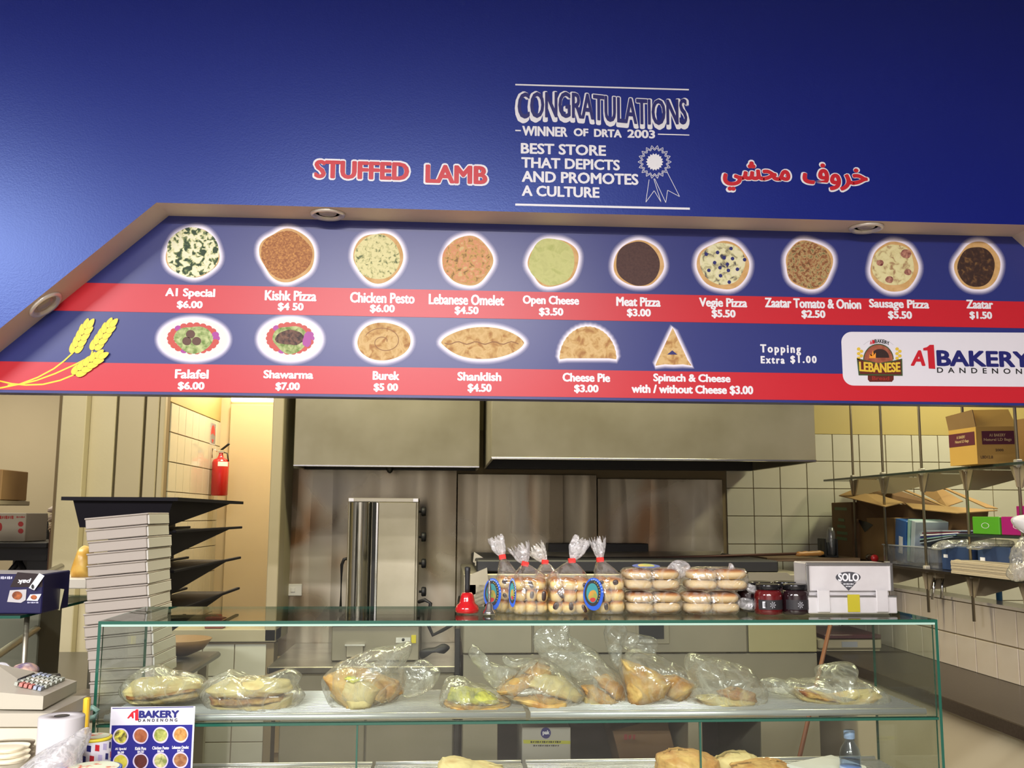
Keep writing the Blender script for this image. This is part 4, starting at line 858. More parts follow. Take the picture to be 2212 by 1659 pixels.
bag('clear bag of two glossy brown pastries under a standing film peak', 2.50, crop(*C3, [(1540, 520), (1600, 400), (1720, 380), (1900, 460), (2080, 530), (2160, 610), (2140, 680), (2000, 800), (1820, 830), (1640, 825), (1590, 700)]),
    [('pastry', CRUST, crop(*C3, [(1560, 460), (1700, 500), (1900, 590), (1950, 650), (1880, 760), (1720, 820), (1620, 810), (1590, 650)]), -.01, .05), ('pastry', CRUST, crop(*C3, [(1880, 590), (2000, 590), (2130, 650), (2080, 750), (2000, 795), (1900, 740)]), .02, .045)],
    .08, film=FILM, extra=[crop(*C3, [(1428, 150), (1480, 112), (1545, 150), (1600, 240), (1560, 330), (1560, 470), (1520, 540), (1450, 420), (1430, 280)]), crop(*C3, [(1590, 240), (1700, 255), (1830, 290), (1835, 400), (1790, 430), (1650, 400), (1560, 340)])])
bag('rounded cloudy bag of flat cheese pies in the right shelf half', 2.50, crop(*C4, [(330, 720), (300, 500), (330, 405), (450, 420), (600, 460), (800, 520), (885, 610), (940, 700), (940, 790), (880, 870), (700, 875), (480, 850), (350, 820), (290, 770)]),
    [('pie', CRUST_P, crop(*C4, [(380, 755), (500, 745), (700, 770), (850, 790), (800, 840), (600, 830), (430, 800)]), -.02, .05), ('pie', CRUST, crop(*C4, [(400, 800), (600, 830), (880, 800), (870, 865), (680, 870), (470, 845)]), -.01, .06), ('filling', CRUST_R, crop(*C4, [(560, 720), (700, 690), (840, 720), (860, 790), (700, 780), (600, 760)]), .01, .05)], .085)
bag('flattened bag of a single folded pizza at the right end of the shelf', 2.50, crop(*C4, [(1090, 700), (1120, 620), (1200, 630), (1350, 600), (1350, 515), (1460, 490), (1630, 488), (1655, 590), (1790, 670), (1900, 720), (1935, 830), (1800, 820), (1650, 855), (1480, 840), (1250, 790)]),
    [('pizza', CRUST_P, crop(*C4, [(1140, 680), (1250, 690), (1450, 770), (1600, 800), (1800, 700), (1850, 750), (1720, 840), (1560, 855), (1350, 815), (1200, 770)]), 0, .06), ('pizza', CRUST_R, crop(*C4, [(1180, 690), (1300, 715), (1500, 780), (1560, 810), (1400, 790), (1240, 745)]), -.03, .04)],
    .075, extra=[crop(*C4, [(900, 625), (980, 605), (1090, 615), (1150, 650), (1110, 740), (1000, 720), (930, 690)])])
# lower shelf breads
def loose(name, label, Y, pts, mm, th=.05, grp='breads on the low shelf'):
    m = MB(); pillow(m, pts, Y, th, mm, 72, 11, .008, 34, power=.35, sharp=True); return tag(m.build(name), label, 'bread', grp)
loose('long_flatbread', 'speckled long flatbread on the low shelf below the green topped pizza', 2.5, [(944, 1652), (955, 1641), (985, 1638), (1030, 1648), (1085, 1655), (1095, 1685), (1000, 1700), (948, 1690)], CRUST_P, .06)
loose('filled_bread', 'golden filled bread on the low shelf left of the pane joint', 2.52, [(1418, 1632), (1450, 1620), (1500, 1620), (1545, 1636), (1560, 1670), (1540, 1700), (1440, 1700), (1420, 1670)], CRUST, .07)
loose('filled_bread', 'pale crinkled bread on the low shelf right of the pane joint', 2.56, [(1535, 1645), (1570, 1626), (1610, 1625), (1650, 1642), (1670, 1680), (1600, 1700), (1545, 1690)], CRUST_P, .06)
loose('filled_bread', 'browned bread on the low shelf beside the white paper', 2.46, [(1580, 1655), (1640, 1641), (1690, 1645), (1725, 1662), (1730, 1700), (1600, 1710)], CRUST, .06)
m = MB(); pg = [W(1700, 1650, 2.44), W(1796, 1631, 2.56), W(1870, 1655, 2.52), W(1890, 1700, 2.42), W(1700, 1720, 2.38)]
m.hull([p + Vector((0, d, 0)) for p in pg for d in (0, .002)], mat('white_paper', (.72, .70, .64), .7)); tag(m.build('paper_sheet'), 'white paper sheet under the water bottle', 'paper')
# water bottle
wb = thing('water_bottle', 'small clear blue water bottle in the right end of the display case', 'bottle', tuple(W(1834, 1720, 2.44)))
c = W(1834, 1577, 2.44); c0 = Vector((c.x, c.y, c.z - .17)); PB = glass_mat('blue_plastic', (.78, .85, .96), .9, .12)
m = MB(); m.lathe(c0, [(.020, 0), (.025, .004), (.0255, .04), (.024, .045), (.0255, .05), (.0255, .112), (.022, .126), (.012, .142), (.011, .150)], PB, 28); m.build('bottle_body', wb)
m = MB(); m.lathe(c0, [(.0225, .004), (.0235, .04), (.0232, .10), (.001, .100)], glass_mat('water', (.80, .86, .96), .5, .0), 24); m.build('water', wb)
m = MB(); m.lathe(c0, [(.0125, .150), (.0135, .151), (.0135, .168), (.012, .170)], mat('blue_cap', (.30, .40, .62), .3), 20); m.build('cap', wb)
m = MB(); m.lathe(c0, [(.0258, .055), (.0258, .085)], mat('bottle_label', (.42, .5, .75), .4), 28); m.build('bottle_label', wb)
# poster on the glass
PT = GY - .010
ps = thing('menu_poster', 'white and blue menu poster taped to the lower left case glass', 'poster', tuple(W(330, 1659, PT)))
xa, zt_ = XZ(240, 1527, PT); xb, _ = XZ(422, 1523, PT); zbp = zt_ - .30
MB().box(xa, xb, PT - .0005, PT, zbp, zt_, mat('poster_white', (.72, .72, .80), .35)).build('sheet', ps)
zs = W(330, 1566, PT).z
MB().box(xa + .004, xb - .004, PT - .0010, PT - .0004, zbp + .004, zs, mat('poster_blue', (.018, .018, .22), .35)).build('blue_field', ps)
m = MB(); strip(m, (243, 1530), (418, 1527), PT, .0018, NAVY); m.build('rule', ps)
m = MB(); write(m, 'A', 275, 1537, 289, 1552, PT - .001, RED, bold=.0012, shear=.3); flat(m, [(287, 1536), (292, 1535), (294, 1532), (299, 1532), (299, 1556), (292, 1556), (292, 1539), (287, 1539)], PT - .001, RED, .0008); write(m, 'BAKERY', 300, 1534, 387, 1551, PT - .001, NAVY, bold=.0014); write(m, 'DANDENONG', 299, 1552, 383, 1559, PT - .001, BLACK, bold=.0003, spacing=1.9); m.build('lettering', ps)
pc = [('printed_topping_a', 'A1 Special', '$6.00'), ('printed_topping_b', 'Kishk Pizza', '$4.50'), ('printed_topping_c', 'Chicken Pesto', '$6.00'), ('printed_topping_d', 'Lebanese Omelet', '$4.50'), ('printed_topping_e', '', ''), ('printed_topping_f', '', ''), ('printed_topping_g', '', ''), ('printed_topping_h', '', '')]
small = [[(.05, .04, .01), (.75, .70, .10)], [(.28, .07, .02), (.40, .13, .05)], [(.22, .26, .04), (.50, .52, .14)], [(.40, .17, .03), (.62, .33, .09)], [(.50, .44, .03), (.62, .56, .08)], [(.06, .01, .01), (.12, .02, .015)], [(.20, .25, .06), (.70, .66, .30)], [(.25, .09, .03), (.40, .20, .08)]]
for k, (mm, a, b) in enumerate(pc):
    cu = 261 + (k % 4) * 43; cv = 1590.5 - (k % 4) * 1.3 + (k // 4) * 55; m = MB()
    fan(m, (cu, cv), blob(cu, cv, 17, 17.5, 30), PT - .001, mat('pale_lilac_print', (.62, .56, .75), .4), .0004)
    fan(m, (cu, cv), blob(cu, cv, 14, 14.5, 30, .04, k), PT - .001, food_mat('small_print_%s' % 'abcdefgh'[k], small[k], 90), .0007); m.build('pizza_picture', ps)
    if a:
        w2 = 12 if k < 2 else 18; m = MB(); write(m, a, cu - w2, cv + 24, cu + w2, cv + 31, PT - .001, WHITE, bold=.00025); write(m, b, cu - 7, cv + 32, cu + 7, cv + 38, PT - .001, WHITE, bold=.00025); m.build('lettering', ps)
# ================================================================== ON THE CASE TOP
def lz(mb, c, prof, m, n=24): return mb.lathe(c, prof, m, n)
TOPZ = CTZ + .0005
def top(u, Y): p = W(u, 1320, Y); return Vector((p.x, Y, TOPZ))
rb = top(1009, 2.50); t = thing('hand_bell', 'red hand bell with black handle on the case top', 'bell', tuple(rb))
m = MB(); RB = mat('red_enamel', (.50, .006, .010), .15, coat=.8)
m.lathe(rb, [(.0255, .002), (.0292, .004), (.0300, .012), (.0270, .020), (.0200, .026), (.0185, .034), (.0160, .046), (.0120, .052)], RB, 32); m.build('bell_cup', t)
m = MB(); m.lathe(rb, [(.0055, .051), (.0060, .062), (.0070, .105), (.0075, .114), (.004, .116)], BLACK, 16); m.build('handle', t)
sb = top(1057, 2.46); t = thing('hand_bell', 'small silver hand bell beside the red bell', 'bell', tuple(sb))
m = MB(); m.lathe(sb, [(.0150, .001), (.0168, .003), (.0150, .009), (.0105, .015), (.0085, .026), (.0055, .031), (.003, .033)], CHROME, 28); m.build('bell_cup', t)
m = MB(); m.lathe(sb, [(.0028, .032), (.0028, .040), (.0048, .044), (.0030, .049), (.0050, .055), (.0045, .068), (.0026, .076), (.0032, .080), (.0012, .088)], CHROME, 14); m.build('handle', t)
def bun_mesh(a, b, c, e=.75):
    m = MB(); n1, n2 = 16, 9; vs = []; fs = []
    sg = lambda x, p: math.copysign(abs(x) ** p, x)
    for j in range(n2 + 1):
        ph = -math.pi / 2 + math.pi * j / n2
        for k in range(n1):
            th = 2 * math.pi * k / n1; vs.append(Vector((a * sg(math.cos(ph), e) * sg(math.cos(th), e), b * sg(math.cos(ph), e) * sg(math.sin(th), e), c * sg(math.sin(ph), .85))))
    for j in range(n2):
        for k in range(n1): fs.append((j * n1 + k, j * n1 + (k + 1) % n1, (j + 1) * n1 + (k + 1) % n1, (j + 1) * n1 + k))
    return vs, fs
def raw_mesh(name, vs, fs, mat_, smooth=True):
    me = bpy.data.meshes.new(name); me.from_pydata([tuple(v) for v in vs], [], fs); me.materials.append(mat_)
    me.polygons.foreach_set('use_smooth', [smooth] * len(fs)); me.update(); return me
def inst(name, me, parent, loc, rot=(0, 0, 0), sc=(1, 1, 1)):
    o = bpy.data.objects.new(name, me); COL.objects.link(o); o.parent = parent; o.location = Vector(loc) - ORG[parent.name]; o.rotation_euler = rot; o.scale = sc; return o
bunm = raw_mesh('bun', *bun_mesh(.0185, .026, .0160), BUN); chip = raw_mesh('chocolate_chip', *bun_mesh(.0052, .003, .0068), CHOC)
TIE = mat('red_tape', (.75, .02, .012), .4); LBLUE = mat('label_blue', (.02, .10, .55), .3); 
def oval_label(t, cu, cv, ru, rv, Y, yaw=0.0):
    """oval paper label: blue band, dark starred ring, coloured picture inside"""
    m = MB(); fan(m, (cu, cv), blob(cu, cv, ru, rv, 34), Y, LBLUE, .0002)
    iu, iv = cu - ru * .08, cv - rv * .06
    fan(m, (iu, iv), blob(iu, iv, ru * .80, rv * .80, 34), Y, BLACK, .0006)
    fan(m, (iu, iv), blob(iu - ru * .04, iv, ru * .58, rv * .60, 34), Y, mat('label_teal', (.03, .25, .27), .35), .0010)
    fan(m, (iu, iv + rv * .18), blob(iu, iv + rv * .18, ru * .44, rv * .36, 20, .1, 3), Y, mat('label_orange', (.55, .26, .04), .35, c2=(.18, .30, .05), nscale=60), .0013)
    fan(m, (iu, iv + rv * .42), blob(iu, iv + rv * .42, ru * .28, rv * .14, 14, .1, 5), Y, mat('label_red', (.45, .03, .03), .35), .0016)
    for k in range(9):
        a = math.radians(-75 + 15 * k); px, py = iu + ru * .69 * math.cos(a), iv + rv * .70 * math.sin(a); fan(m, (px, py), blob(px, py, .7, .8, 6), Y, YEL, .0012)
    for k in range(8):
        a = math.radians(-100 + 13 * k); px, py = cu + ru * .88 * math.cos(a), cv + rv * .89 * math.sin(a); marks(m, px - 1.0, py - 1.6, px + 1.0, py + 1.6, Y, mat('label_pale_blue', (.45, .62, .85), .4), 2, .001)
    m.build('oval_label', t)
def neck_bag(m, cx, cy, hx, hy, z0, ztop, tie, tail_dir, tail_len, tail_w):
    """film around a block of buns, drawn up to a tie, with a fan of film above it"""
    prof = [(1.02, z0), (1.08, z0 + .004), (1.08, z0 + (ztop - z0) * .5), (1.05, ztop - .008), (.93, ztop + .004)]
    zt_ = tie.z; n = 44; vs = []; fs = []; rows_ = []
    for s, z in prof: rows_.append((Vector((cx, cy, z)), s, 1.0))
    for q in (.25, .5, .75, .9, 1.0):
        rows_.append((Vector((cx, cy, ztop)).lerp(tie, q), .93 * (1 - q) ** .85 + .085, 1 - q))
    for i, (c, s, rnd) in enumerate(rows_):
        for k in range(n):
            a = 2 * math.pi * k / n; e = .6; ca, sa = math.cos(a), math.sin(a)
            x = math.copysign(abs(ca) ** e, ca) * hx * s; y = math.copysign(abs(sa) ** e, sa) * hy * s
            if i >= 5: w_ = 1 + .14 * math.sin(k * 3 + i) * (1 - rnd); x *= w_; y *= w_
            p = c + Vector((x, y, 0)); p += Vector((noise.noise(p * 40), noise.noise(p * 40 + Vector((7, 0, 0))), 0)) * .003; vs.append(p)
    L = len(rows_)
    for i in range(L - 1):
        for k in range(n): fs.append((i * n + k, i * n + (k + 1) % n, (i + 1) * n + (k + 1) % n, (i + 1) * n + k))
    m.add(vs, fs, FILM, True)
    vs = []; fs = []; side = tail_dir.cross(Vector((0, 1, 0))).normalized()
    for i in range(8):
        q = i / 7; c = tie + tail_dir * tail_len * q; w_ = .006 + (tail_w - .006) * (q ** .8) * (1 - .25 * max(0, q - .7) / .3)
        for k in range(n):
            a = 2 * math.pi * k / n; f = 1 + .22 * q * math.sin(5 * a + cx * 90) + .1 * math.sin(9 * a + i)
            vs.append(c + side * math.cos(a) * w_ * f + Vector((0, 1, 0)) * math.sin(a) * w_ * .35 * f + tail_dir * .010 * q * math.sin(7 * a))
    for i in range(7):
        for k in range(n): fs.append((i * n + k, i * n + (k + 1) % n, (i + 1) * n + (k + 1) % n, (i + 1) * n + k))
    m.add(vs, fs, FILM_W, True)
def bun_pack(label, u0, u1, Y, tieuv, tailuv, cols, label_at=None, tw=.022):
    a, b = top(u0, Y), top(u1, Y); cx = (a.x + b.x) / 2; w = b.x - a.x; t = thing('chocolate_bun_pack', label, 'bun pack', (cx, Y, TOPZ), 'bagged chocolate buns on the case top')
    bw = w / cols; sx = bw / .037
    for l in range(3):
        for k in range(cols):
            for d in range(2):
                x = a.x + bw * (k + .5) + random.uniform(-.002, .002) + (l % 2) * .002; y = Y - .022 + d * .044; z = TOPZ + .0165 + l * .0285 + random.uniform(-.001, .001)
                o = inst('bun', bunm, t, (x, y, z), (random.uniform(-.14, .14), random.uniform(-.16, .16), random.uniform(-.2, .2)), (sx * random.uniform(1.02, 1.2), 1, random.uniform(.95, 1.08)))
                if d == 0 and random.random() < .62:
                    c = inst('chocolate_chip', chip, t, (x + random.uniform(-.008, .008), y - .0245, z + random.uniform(-.003, .006)), (0, random.uniform(-.7, .7), 0), (random.uniform(.8, 1.5), 1, random.uniform(.7, 1.9)))
    tie = W(*tieuv, Y); tl = W(*tailuv, Y); d = tl - tie
    m = MB(); neck_bag(m, cx, Y, w / 2 * 1.0, .050, TOPZ + .001, TOPZ + .093, tie, d.normalized(), d.length, tw); m.build('bag_film', t)
    m = MB(); m.box(tie.x - .010, tie.x + .008, tie.y - .009, tie.y + .009, tie.z - .006, tie.z + .006, TIE, .001, Matrix.Rotation(random.uniform(-.3, .3), 3, 'Y')); m.build('red_tie', t)
    if label_at: oval_label(t, *label_at)
    return t
bun_pack('bagged chocolate buns nearest the silver bell', 1074, 1122, 2.56, (1086, 1203), (1072, 1165), 2, (1064, 1283, 19, 34, 2.475))
bun_pack('bagged chocolate buns with a blue label edge, second pack from the bells', 1110, 1178, 2.51, (1135, 1218), (1122, 1182), 3, (1107, 1280, 8, 31, 2.448), .03)
bun_pack('bagged chocolate buns standing behind the two middle packs', 1158, 1206, 2.64, (1178, 1214), (1156, 1184), 2, None, .026)
bun_pack('bagged chocolate buns with three wide rows in the middle', 1184, 1268, 2.51, (1236, 1211), (1255, 1168), 3, None, .026)
bun_pack('bagged chocolate buns with a large round blue label', 1284, 1344, 2.52, (1297, 1209), (1291, 1166), 2, (1282, 1283, 22, 35, 2.452))
# hot dog / roll packs
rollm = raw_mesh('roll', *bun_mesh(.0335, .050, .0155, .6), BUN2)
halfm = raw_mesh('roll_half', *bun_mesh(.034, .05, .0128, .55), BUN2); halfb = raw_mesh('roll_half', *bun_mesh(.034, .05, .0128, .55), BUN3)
def roll_pack(label, u0, u1, Y, z0, tail=None, lbl=False):
    a, b = top(u0, Y), top(u1, Y); cx = (a.x + b.x) / 2; w = b.x - a.x
    t = thing('roll_pack', label, 'bread roll pack', (cx, Y, z0), 'bagged split rolls on the case top')
    for k in range(2):
        for h in range(2):
            r = inst('roll_half', halfm if h else halfb, t, (a.x + w * (k + .5) / 2, Y, z0 + .0145 + h * .0255), (random.uniform(-.03, .03), random.uniform(-.03, .03), random.uniform(-.04, .04)), (w / 2 / .067, 1.05, 1.04))
            if h: r['label'] = 'browned upper half'
    m = MB(); n = 40; vs = []; fs = []
    rr = [(.2, 0), (.95, 0), (1.05, .008), (1.07, .026), (1.05, .044), (.94, .053), (.5, .057), (.05, .058)]
    for s, z in rr:
        for k in range(n):
            an = 2 * math.pi * k / n; ca, sa = math.cos(an), math.sin(an); x = math.copysign(abs(ca) ** .5, ca) * w / 2 * s; y = math.copysign(abs(sa) ** .5, sa) * .056 * s
            p = Vector((cx + x, Y + y, z0 + z)); p += Vector((noise.noise(p * 45), noise.noise(p * 45 + Vector((3, 0, 0))), abs(noise.noise(p * 60)) * 1.2)) * .0035; vs.append(p)
    for i in range(len(rr) - 1):
        for k in range(n): fs.append((i * n + k, i * n + (k + 1) % n, (i + 1) * n + (k + 1) % n, (i + 1) * n + k))
    m.add(vs, fs, FILM, True)
    if tail:
        for pts in tail: pillow(m, pts, Y - .01, .012, FILM_W, 40, 6, .006, 40, ridged=True)
    m.build('bag_film', t)
    if lbl:
        m = MB(); c0_ = Vector((a.x + w * .42, Y - .01, z0 + .0605))
        for sc, mm, dz in ((1, LBLUE, 0), (.6, mat('label_green', (.12, .42, .10), .35, c2=(.75, .5, .05), nscale=30), .0008)):
            m.add([c0_ + Vector((0, 0, dz))] + [c0_ + Vector((.036 * sc * math.cos(q), .030 * sc * math.sin(q) , dz + .004 * math.sin(q))) for q in [2 * math.pi * k / 24 for k in range(24)]], [(0, k + 1, (k + 1) % 24 + 1) for k in range(24)], mm)
        m.build('oval_label', t)
    return t
L2 = TOPZ + .0575
roll_pack('bagged split rolls at the bottom of the pile beside the chocolate buns', 1349, 1466, 2.52, TOPZ)
roll_pack('bagged split rolls with a blue oval label on top of the pile', 1346, 1463, 2.52, L2, [[(1440, 1236), (1452, 1214), (1475, 1210), (1492, 1225), (1482, 1243), (1462, 1252)]], True)
roll_pack('bagged split rolls at the bottom beside the jam jars', 1472, 1590, 2.51, TOPZ, [[(1590, 1300), (1606, 1290), (1628, 1300), (1632, 1318), (1610, 1316), (1594, 1308)]])
roll_pack('bagged split rolls on top beside the jam jars', 1480, 1608, 2.51, L2, [[(1606, 1266), (1624, 1262), (1642, 1274), (1646, 1286), (1620, 1280)], [(1572, 1236), (1578, 1216), (1590, 1232), (1596, 1240), (1584, 1246)]])
for u, v in ((1463, 1250), (1466, 1283), (1609, 1267), (1590, 1303)):
    pass
# jam jars
def jar(label, u, Y, col):
    c = top(u, Y); t = thing('jam_jar', label, 'jar', tuple(c), 'preserve jars on the case top')
    m = MB(); m.lathe(c, [(.030, .0), (.0345, .003), (.0352, .012), (.0352, .046), (.0335, .056), (.0285, .062)], col, 32); m.build('jar_body', t)
    m = MB(); m.lathe(c, [(.0300, .0615), (.0312, .063), (.0312, .073), (.0300, .0755), (.025, .0750), (.001, .0748)], mat('gloss_black_lid', (.008, .008, .009), .15), 32); m.build('lid', t)
    m = MB(); n = 16; vs = []
    for k in range(n + 1):
        a = math.radians(-150 + 120 * k / n); 
        for z in (.014, .038): vs.append(c + Vector((.0356 * math.cos(a), .0356 * math.sin(a), z)))
    m.add(vs, [(2 * k, 2 * k + 2, 2 * k + 3, 2 * k + 1) for k in range(n)], mat('black_label', (.02, .018, .02), .4), True)
    for k in range(7):
        a = 2 * math.pi * k / 7; m.add([c + Vector((.000 + .0075 * math.cos(a + d), -.0362, .026 + .0085 * math.sin(a + d))) for d in (-.2, .2)] + [c + Vector((0, -.0362, .026))], [(0, 1, 2)], mat('grey_label_print', (.3, .3, .32), .4))
    m.build('jar_label', t); return t
JR = mat('red_jam', (.10, .004, .006), .06, coat=1.0); JB = mat('dark_jam', (.016, .006, .008), .06, coat=1.0)
t = jar('red jam jar with a black lid at the front', 1660, 2.47, JR)
m = MB(); c = top(1660, 2.47); m.add([c + Vector((x, -.0325 if x > -.02 else -.029, z)) for x, z in ((-.024, .018), (-.012, .018), (-.012, .034), (-.024, .034))], [(0, 1, 2, 3)], WHITE)
for k in range(6): m.add([c + Vector((-.0228 + k * .0018 + d, -.0328, z)) for d, z in ((0, .021), (.0008, .021), (.0008, .032), (0, .032))], [(0, 1, 2, 3)], BLACK)
m.build('barcode_label', t)
jar('dark jam jar with a grey printed label next to the napkin holder', 1719, 2.47, JB)
jar('dark jam jar half hidden behind the red jar', 1645, 2.56, JB); jar('dark jam jar in the second row behind the front dark jar', 1699, 2.57, JB); jar('dark jam jar behind the film tails of the roll packs', 1618, 2.54, JB)
# napkin dispenser
DY = 2.46; t = thing('napkin_dispenser', 'polished metal napkin dispenser with dark emblem on the case top', 'napkin dispenser', tuple(top(1835, DY)))
xa, xb = W(1745, 1260, DY).x, W(1922, 1260, DY).x; zt_ = W(1830, 1216, DY).z; zm = W(1830, 1277, DY).z
MB().box(xa, xb, DY + .004, DY + .10, TOPZ, zt_, ALU, .003).build('body', t)
fm_ = MB(); fm_.box(xa - .004, xb + .004, DY - .004, DY + .004, zm, zt_, ALU, .002)
fm_.build('face_plate', t)
m = MB(); m.box(xa - .006, xb + .006, DY - .009, DY - .004, zt_ - .006, zt_ + .001, CHROME, .001); m.box(xa - .006, xa + .002, DY - .009, DY - .004, zm, zt_ - .006, CHROME, .001); m.box(xb - .002, xb + .006, DY - .009, DY - .004, zm, zt_ - .006, CHROME, .001); m.build('rim', t)
MB().box(xa - .008, xb + .010, DY - .016, DY + .0, TOPZ + .004, W(1830, 1288, DY).z, ALU, .002).build('lower_lip', t)
for a, b in ((1760, 1787), (1886, 1912)): x_, _ = XZ(a, 1300, DY); y_, _ = XZ(b, 1300, DY); MB().box(x_, y_, DY - .021, DY - .016, TOPZ + .007, W(1830, 1273, DY).z, ALU, .002).build('clip', t)
MB().box(xa - .008, xb + .010, DY - .018, DY - .008, W(1830, 1289, DY).z, W(1830, 1285, DY).z, CHROME, .001).build('lip_edge', t)
MB().box(W(1825, 1300, DY).x, W(1851, 1300, DY).x, DY - .0185, DY - .0165, TOPZ + .008, W(1830, 1283, DY).z, mat('yellow_olive_tape', (.42, .36, .02), .4)).build('yellow_tape', t)
m = MB(); ey = DY - .0042; fan(m, (1832, 1247), [(1832 + 27 * math.cos(a), 1247 + 12 * math.sin(a) * (1.0)) for a in [2 * math.pi * k / 30 for k in range(30)]], ey, mat('charcoal_print', (.06, .06, .07), .4), .0004)
fan(m, (1832, 1265), [(1815, 1258), (1850, 1258), (1833, 1276)], ey, MATS['charcoal_print'], .0006)
write(m, 'SOLO', 1810, 1238, 1855, 1256, ey, mat('light_grey_print', (.7, .7, .72), .4), bold=.0010, lift=.0008)
marks(m, 1822, 1260, 1844, 1263, ey, MATS['light_grey_print'], 8, .0008); marks(m, 1827, 1265.5, 1840, 1268, ey, MATS['light_grey_print'], 6, .0008)
m.build('emblem', t)
# ================================================================== RIGHT SIDE: counter, hanging shelves and what is on them
ct = thing('side_counter', 'dark stone topped counter with cream front along the tiled half wall', 'counter', (2.0, 4.0, 0))
MB().box(1.775, HW, 2.3, BW - .02, .868, .915, GRANITE, .003).build('counter_top', ct)
MB().box(1.82, HW, 2.35, BW - .03, .0, .868, mat('cream_cupboard', (.55, .47, .34), .45, c2=(.60, .52, .38), nscale=1), .003).build('cupboard_front', ct)
RX = 2.12
hs = thing('hanging_glass_shelving', 'suspended glass shelving with steel rods and brackets over the side counter', 'shelving', (RX, 4.2, 1.13))
RODY = (3.49, 3.86, 4.23, 4.62, 4.97)
BRASS = mat('dull_rod_steel', (.34, .29, .20), .35, .8)
for y in RODY: m = MB(); m.tube([(RX, y, 1.135), (RX, y, CZ)], .006, BRASS, 10); m.build('rod', hs)
def gshelf(x0, x1, y0, y1, z, dark=False):
    m = MB(); m.box(x0, x1, y0, y1, z - .010, z, GLASS if not dark else mat('dark_shelf_board', (.025, .018, .014), .25))
    if not dark:
        m.mi(MATS['dark_shelf_edge'])
        for i, f in enumerate(m.f):
            a, b, c = [m.v[k] for k in f[:3]]; nn = (b - a).cross(c - b)
            if abs(nn.z) < max(abs(nn.x), abs(nn.y)): m.m[i] = m.mats.index(MATS['dark_shelf_edge'])
    m.build('shelf', hs)
mat('dark_shelf_edge', (.03, .045, .035), .2)
S1, S2, S3 = 1.752, 1.325, 1.482
gshelf(2.09, 2.44, 3.1, 5.30, S1); gshelf(2.07, 2.46, 3.1, 5.34, S2, True); gshelf(2.09, 2.44, 3.1, 3.9, S3)
BRK = mat('bracket_plastic', (.30, .24, .15), .35)
for z in (S1, S2):
    for y in RODY[:5 if z == S1 else 4]:
        m = MB(); m.prism([(RX - .02, z - .012), (RX + .30, z - .012), (RX + .30, z - .025), (RX + .05, z - .09), (RX - .01, z - .09)], y - .004, y + .004, BRK); m.build('bracket', hs)
        m = MB(); m.hull([(RX, y - .055, z - .012), (RX, y + .055, z - .012), (RX, y + .012, z - .095), (RX, y - .012, z - .095), (RX + .006, y - .055, z - .012), (RX + .006, y + .055, z - .012), (RX + .006, y + .012, z - .095), (RX + .006, y - .012, z - .095)], BRK); m.build('bracket_web', hs)
        m = MB(); m.box(RX - .012, RX + .012, y - .012, y + .012, z - .02, z + .012, mat('pale_clamp', (.5, .46, .38), .4), .003); m.build('clamp', hs)
# carton on the top shelf
def carton(name, label, corners, z0, z1, m_, group=None):
    """corners: four (x,y) points, clockwise"""
    c = sum((Vector((a, b, 0)) for a, b in corners), Vector()) / 4; t = thing(name, label, 'box', (c.x, c.y, z0), group)
    vs = [Vector((a, b, z)) for z in (z0, z1) for a, b in corners]; m = MB(); m.add(vs, [(3, 2, 1, 0), (4, 5, 6, 7)] + [(k, (k + 1) % 4, 4 + (k + 1) % 4, 4 + k) for k in range(4)], m_); m.build('box_body', t); return t
def on_z(u, v, z): p = WZ(u, v, z); return p
A = W(2112, 1000, 3.62); A = Vector((A.x, 3.62, 0)); Bp = Vector((W(2200, 990, 3.58).x, 3.58, 0)); Lp = Vector((W(2053, 1003, 3.80).x, 3.80, 0)); Dp = Lp + (Bp - A)
zc0, zc1 = S1 + .001, W(2112, 922, 3.62).z
t = thing('bags_carton', 'yellow cardboard carton with maroon band on the top glass shelf', 'box', (A.x, A.y, zc0))
cs = [(Lp.x, Lp.y), (A.x, A.y), (Bp.x, Bp.y), (Dp.x, Dp.y)]
vs = [Vector((a, b, z)) for z in (zc0, zc1) for a, b in cs]
MB().add(vs, [(3, 2, 1, 0), (0, 1, 5, 4), (1, 2, 6, 5), (2, 3, 7, 6), (3, 0, 4, 7)], CARD_Y).build('box_body', t)
fz = W(2112, 884, 3.62).z
MB().hull([(A.x, A.y, zc1), (Bp.x, Bp.y, zc1), (A.x + .0, A.y + .03, fz), (Bp.x - .01, Bp.y + .03, fz), (A.x, A.y + .004, zc1), (Bp.x, Bp.y + .004, zc1), (A.x, A.y + .034, fz), (Bp.x - .01, Bp.y + .034, fz)], CARD_Y).build('front_flap', t)
MB().hull([(A.x, A.y, zc1), (Lp.x, Lp.y, zc1), (A.x - .01, A.y, fz - .002), (Lp.x - .01, Lp.y, fz - .012), (A.x + .003, A.y, zc1), (Lp.x + .003, Lp.y, zc1), (A.x - .007, A.y, fz - .002), (Lp.x - .007, Lp.y, fz - .012)], CARD).build('side_flap', t)
def face_frame(P, Q, z0):
    d = (Q - P); L = d.length; d = d / L; nn = Vector((d.y, -d.x, 0))
    return lambda X, Z, l: P + d * X + nn * l + Vector((0, 0, z0 + Z)), L
H_ = zc1 - zc0
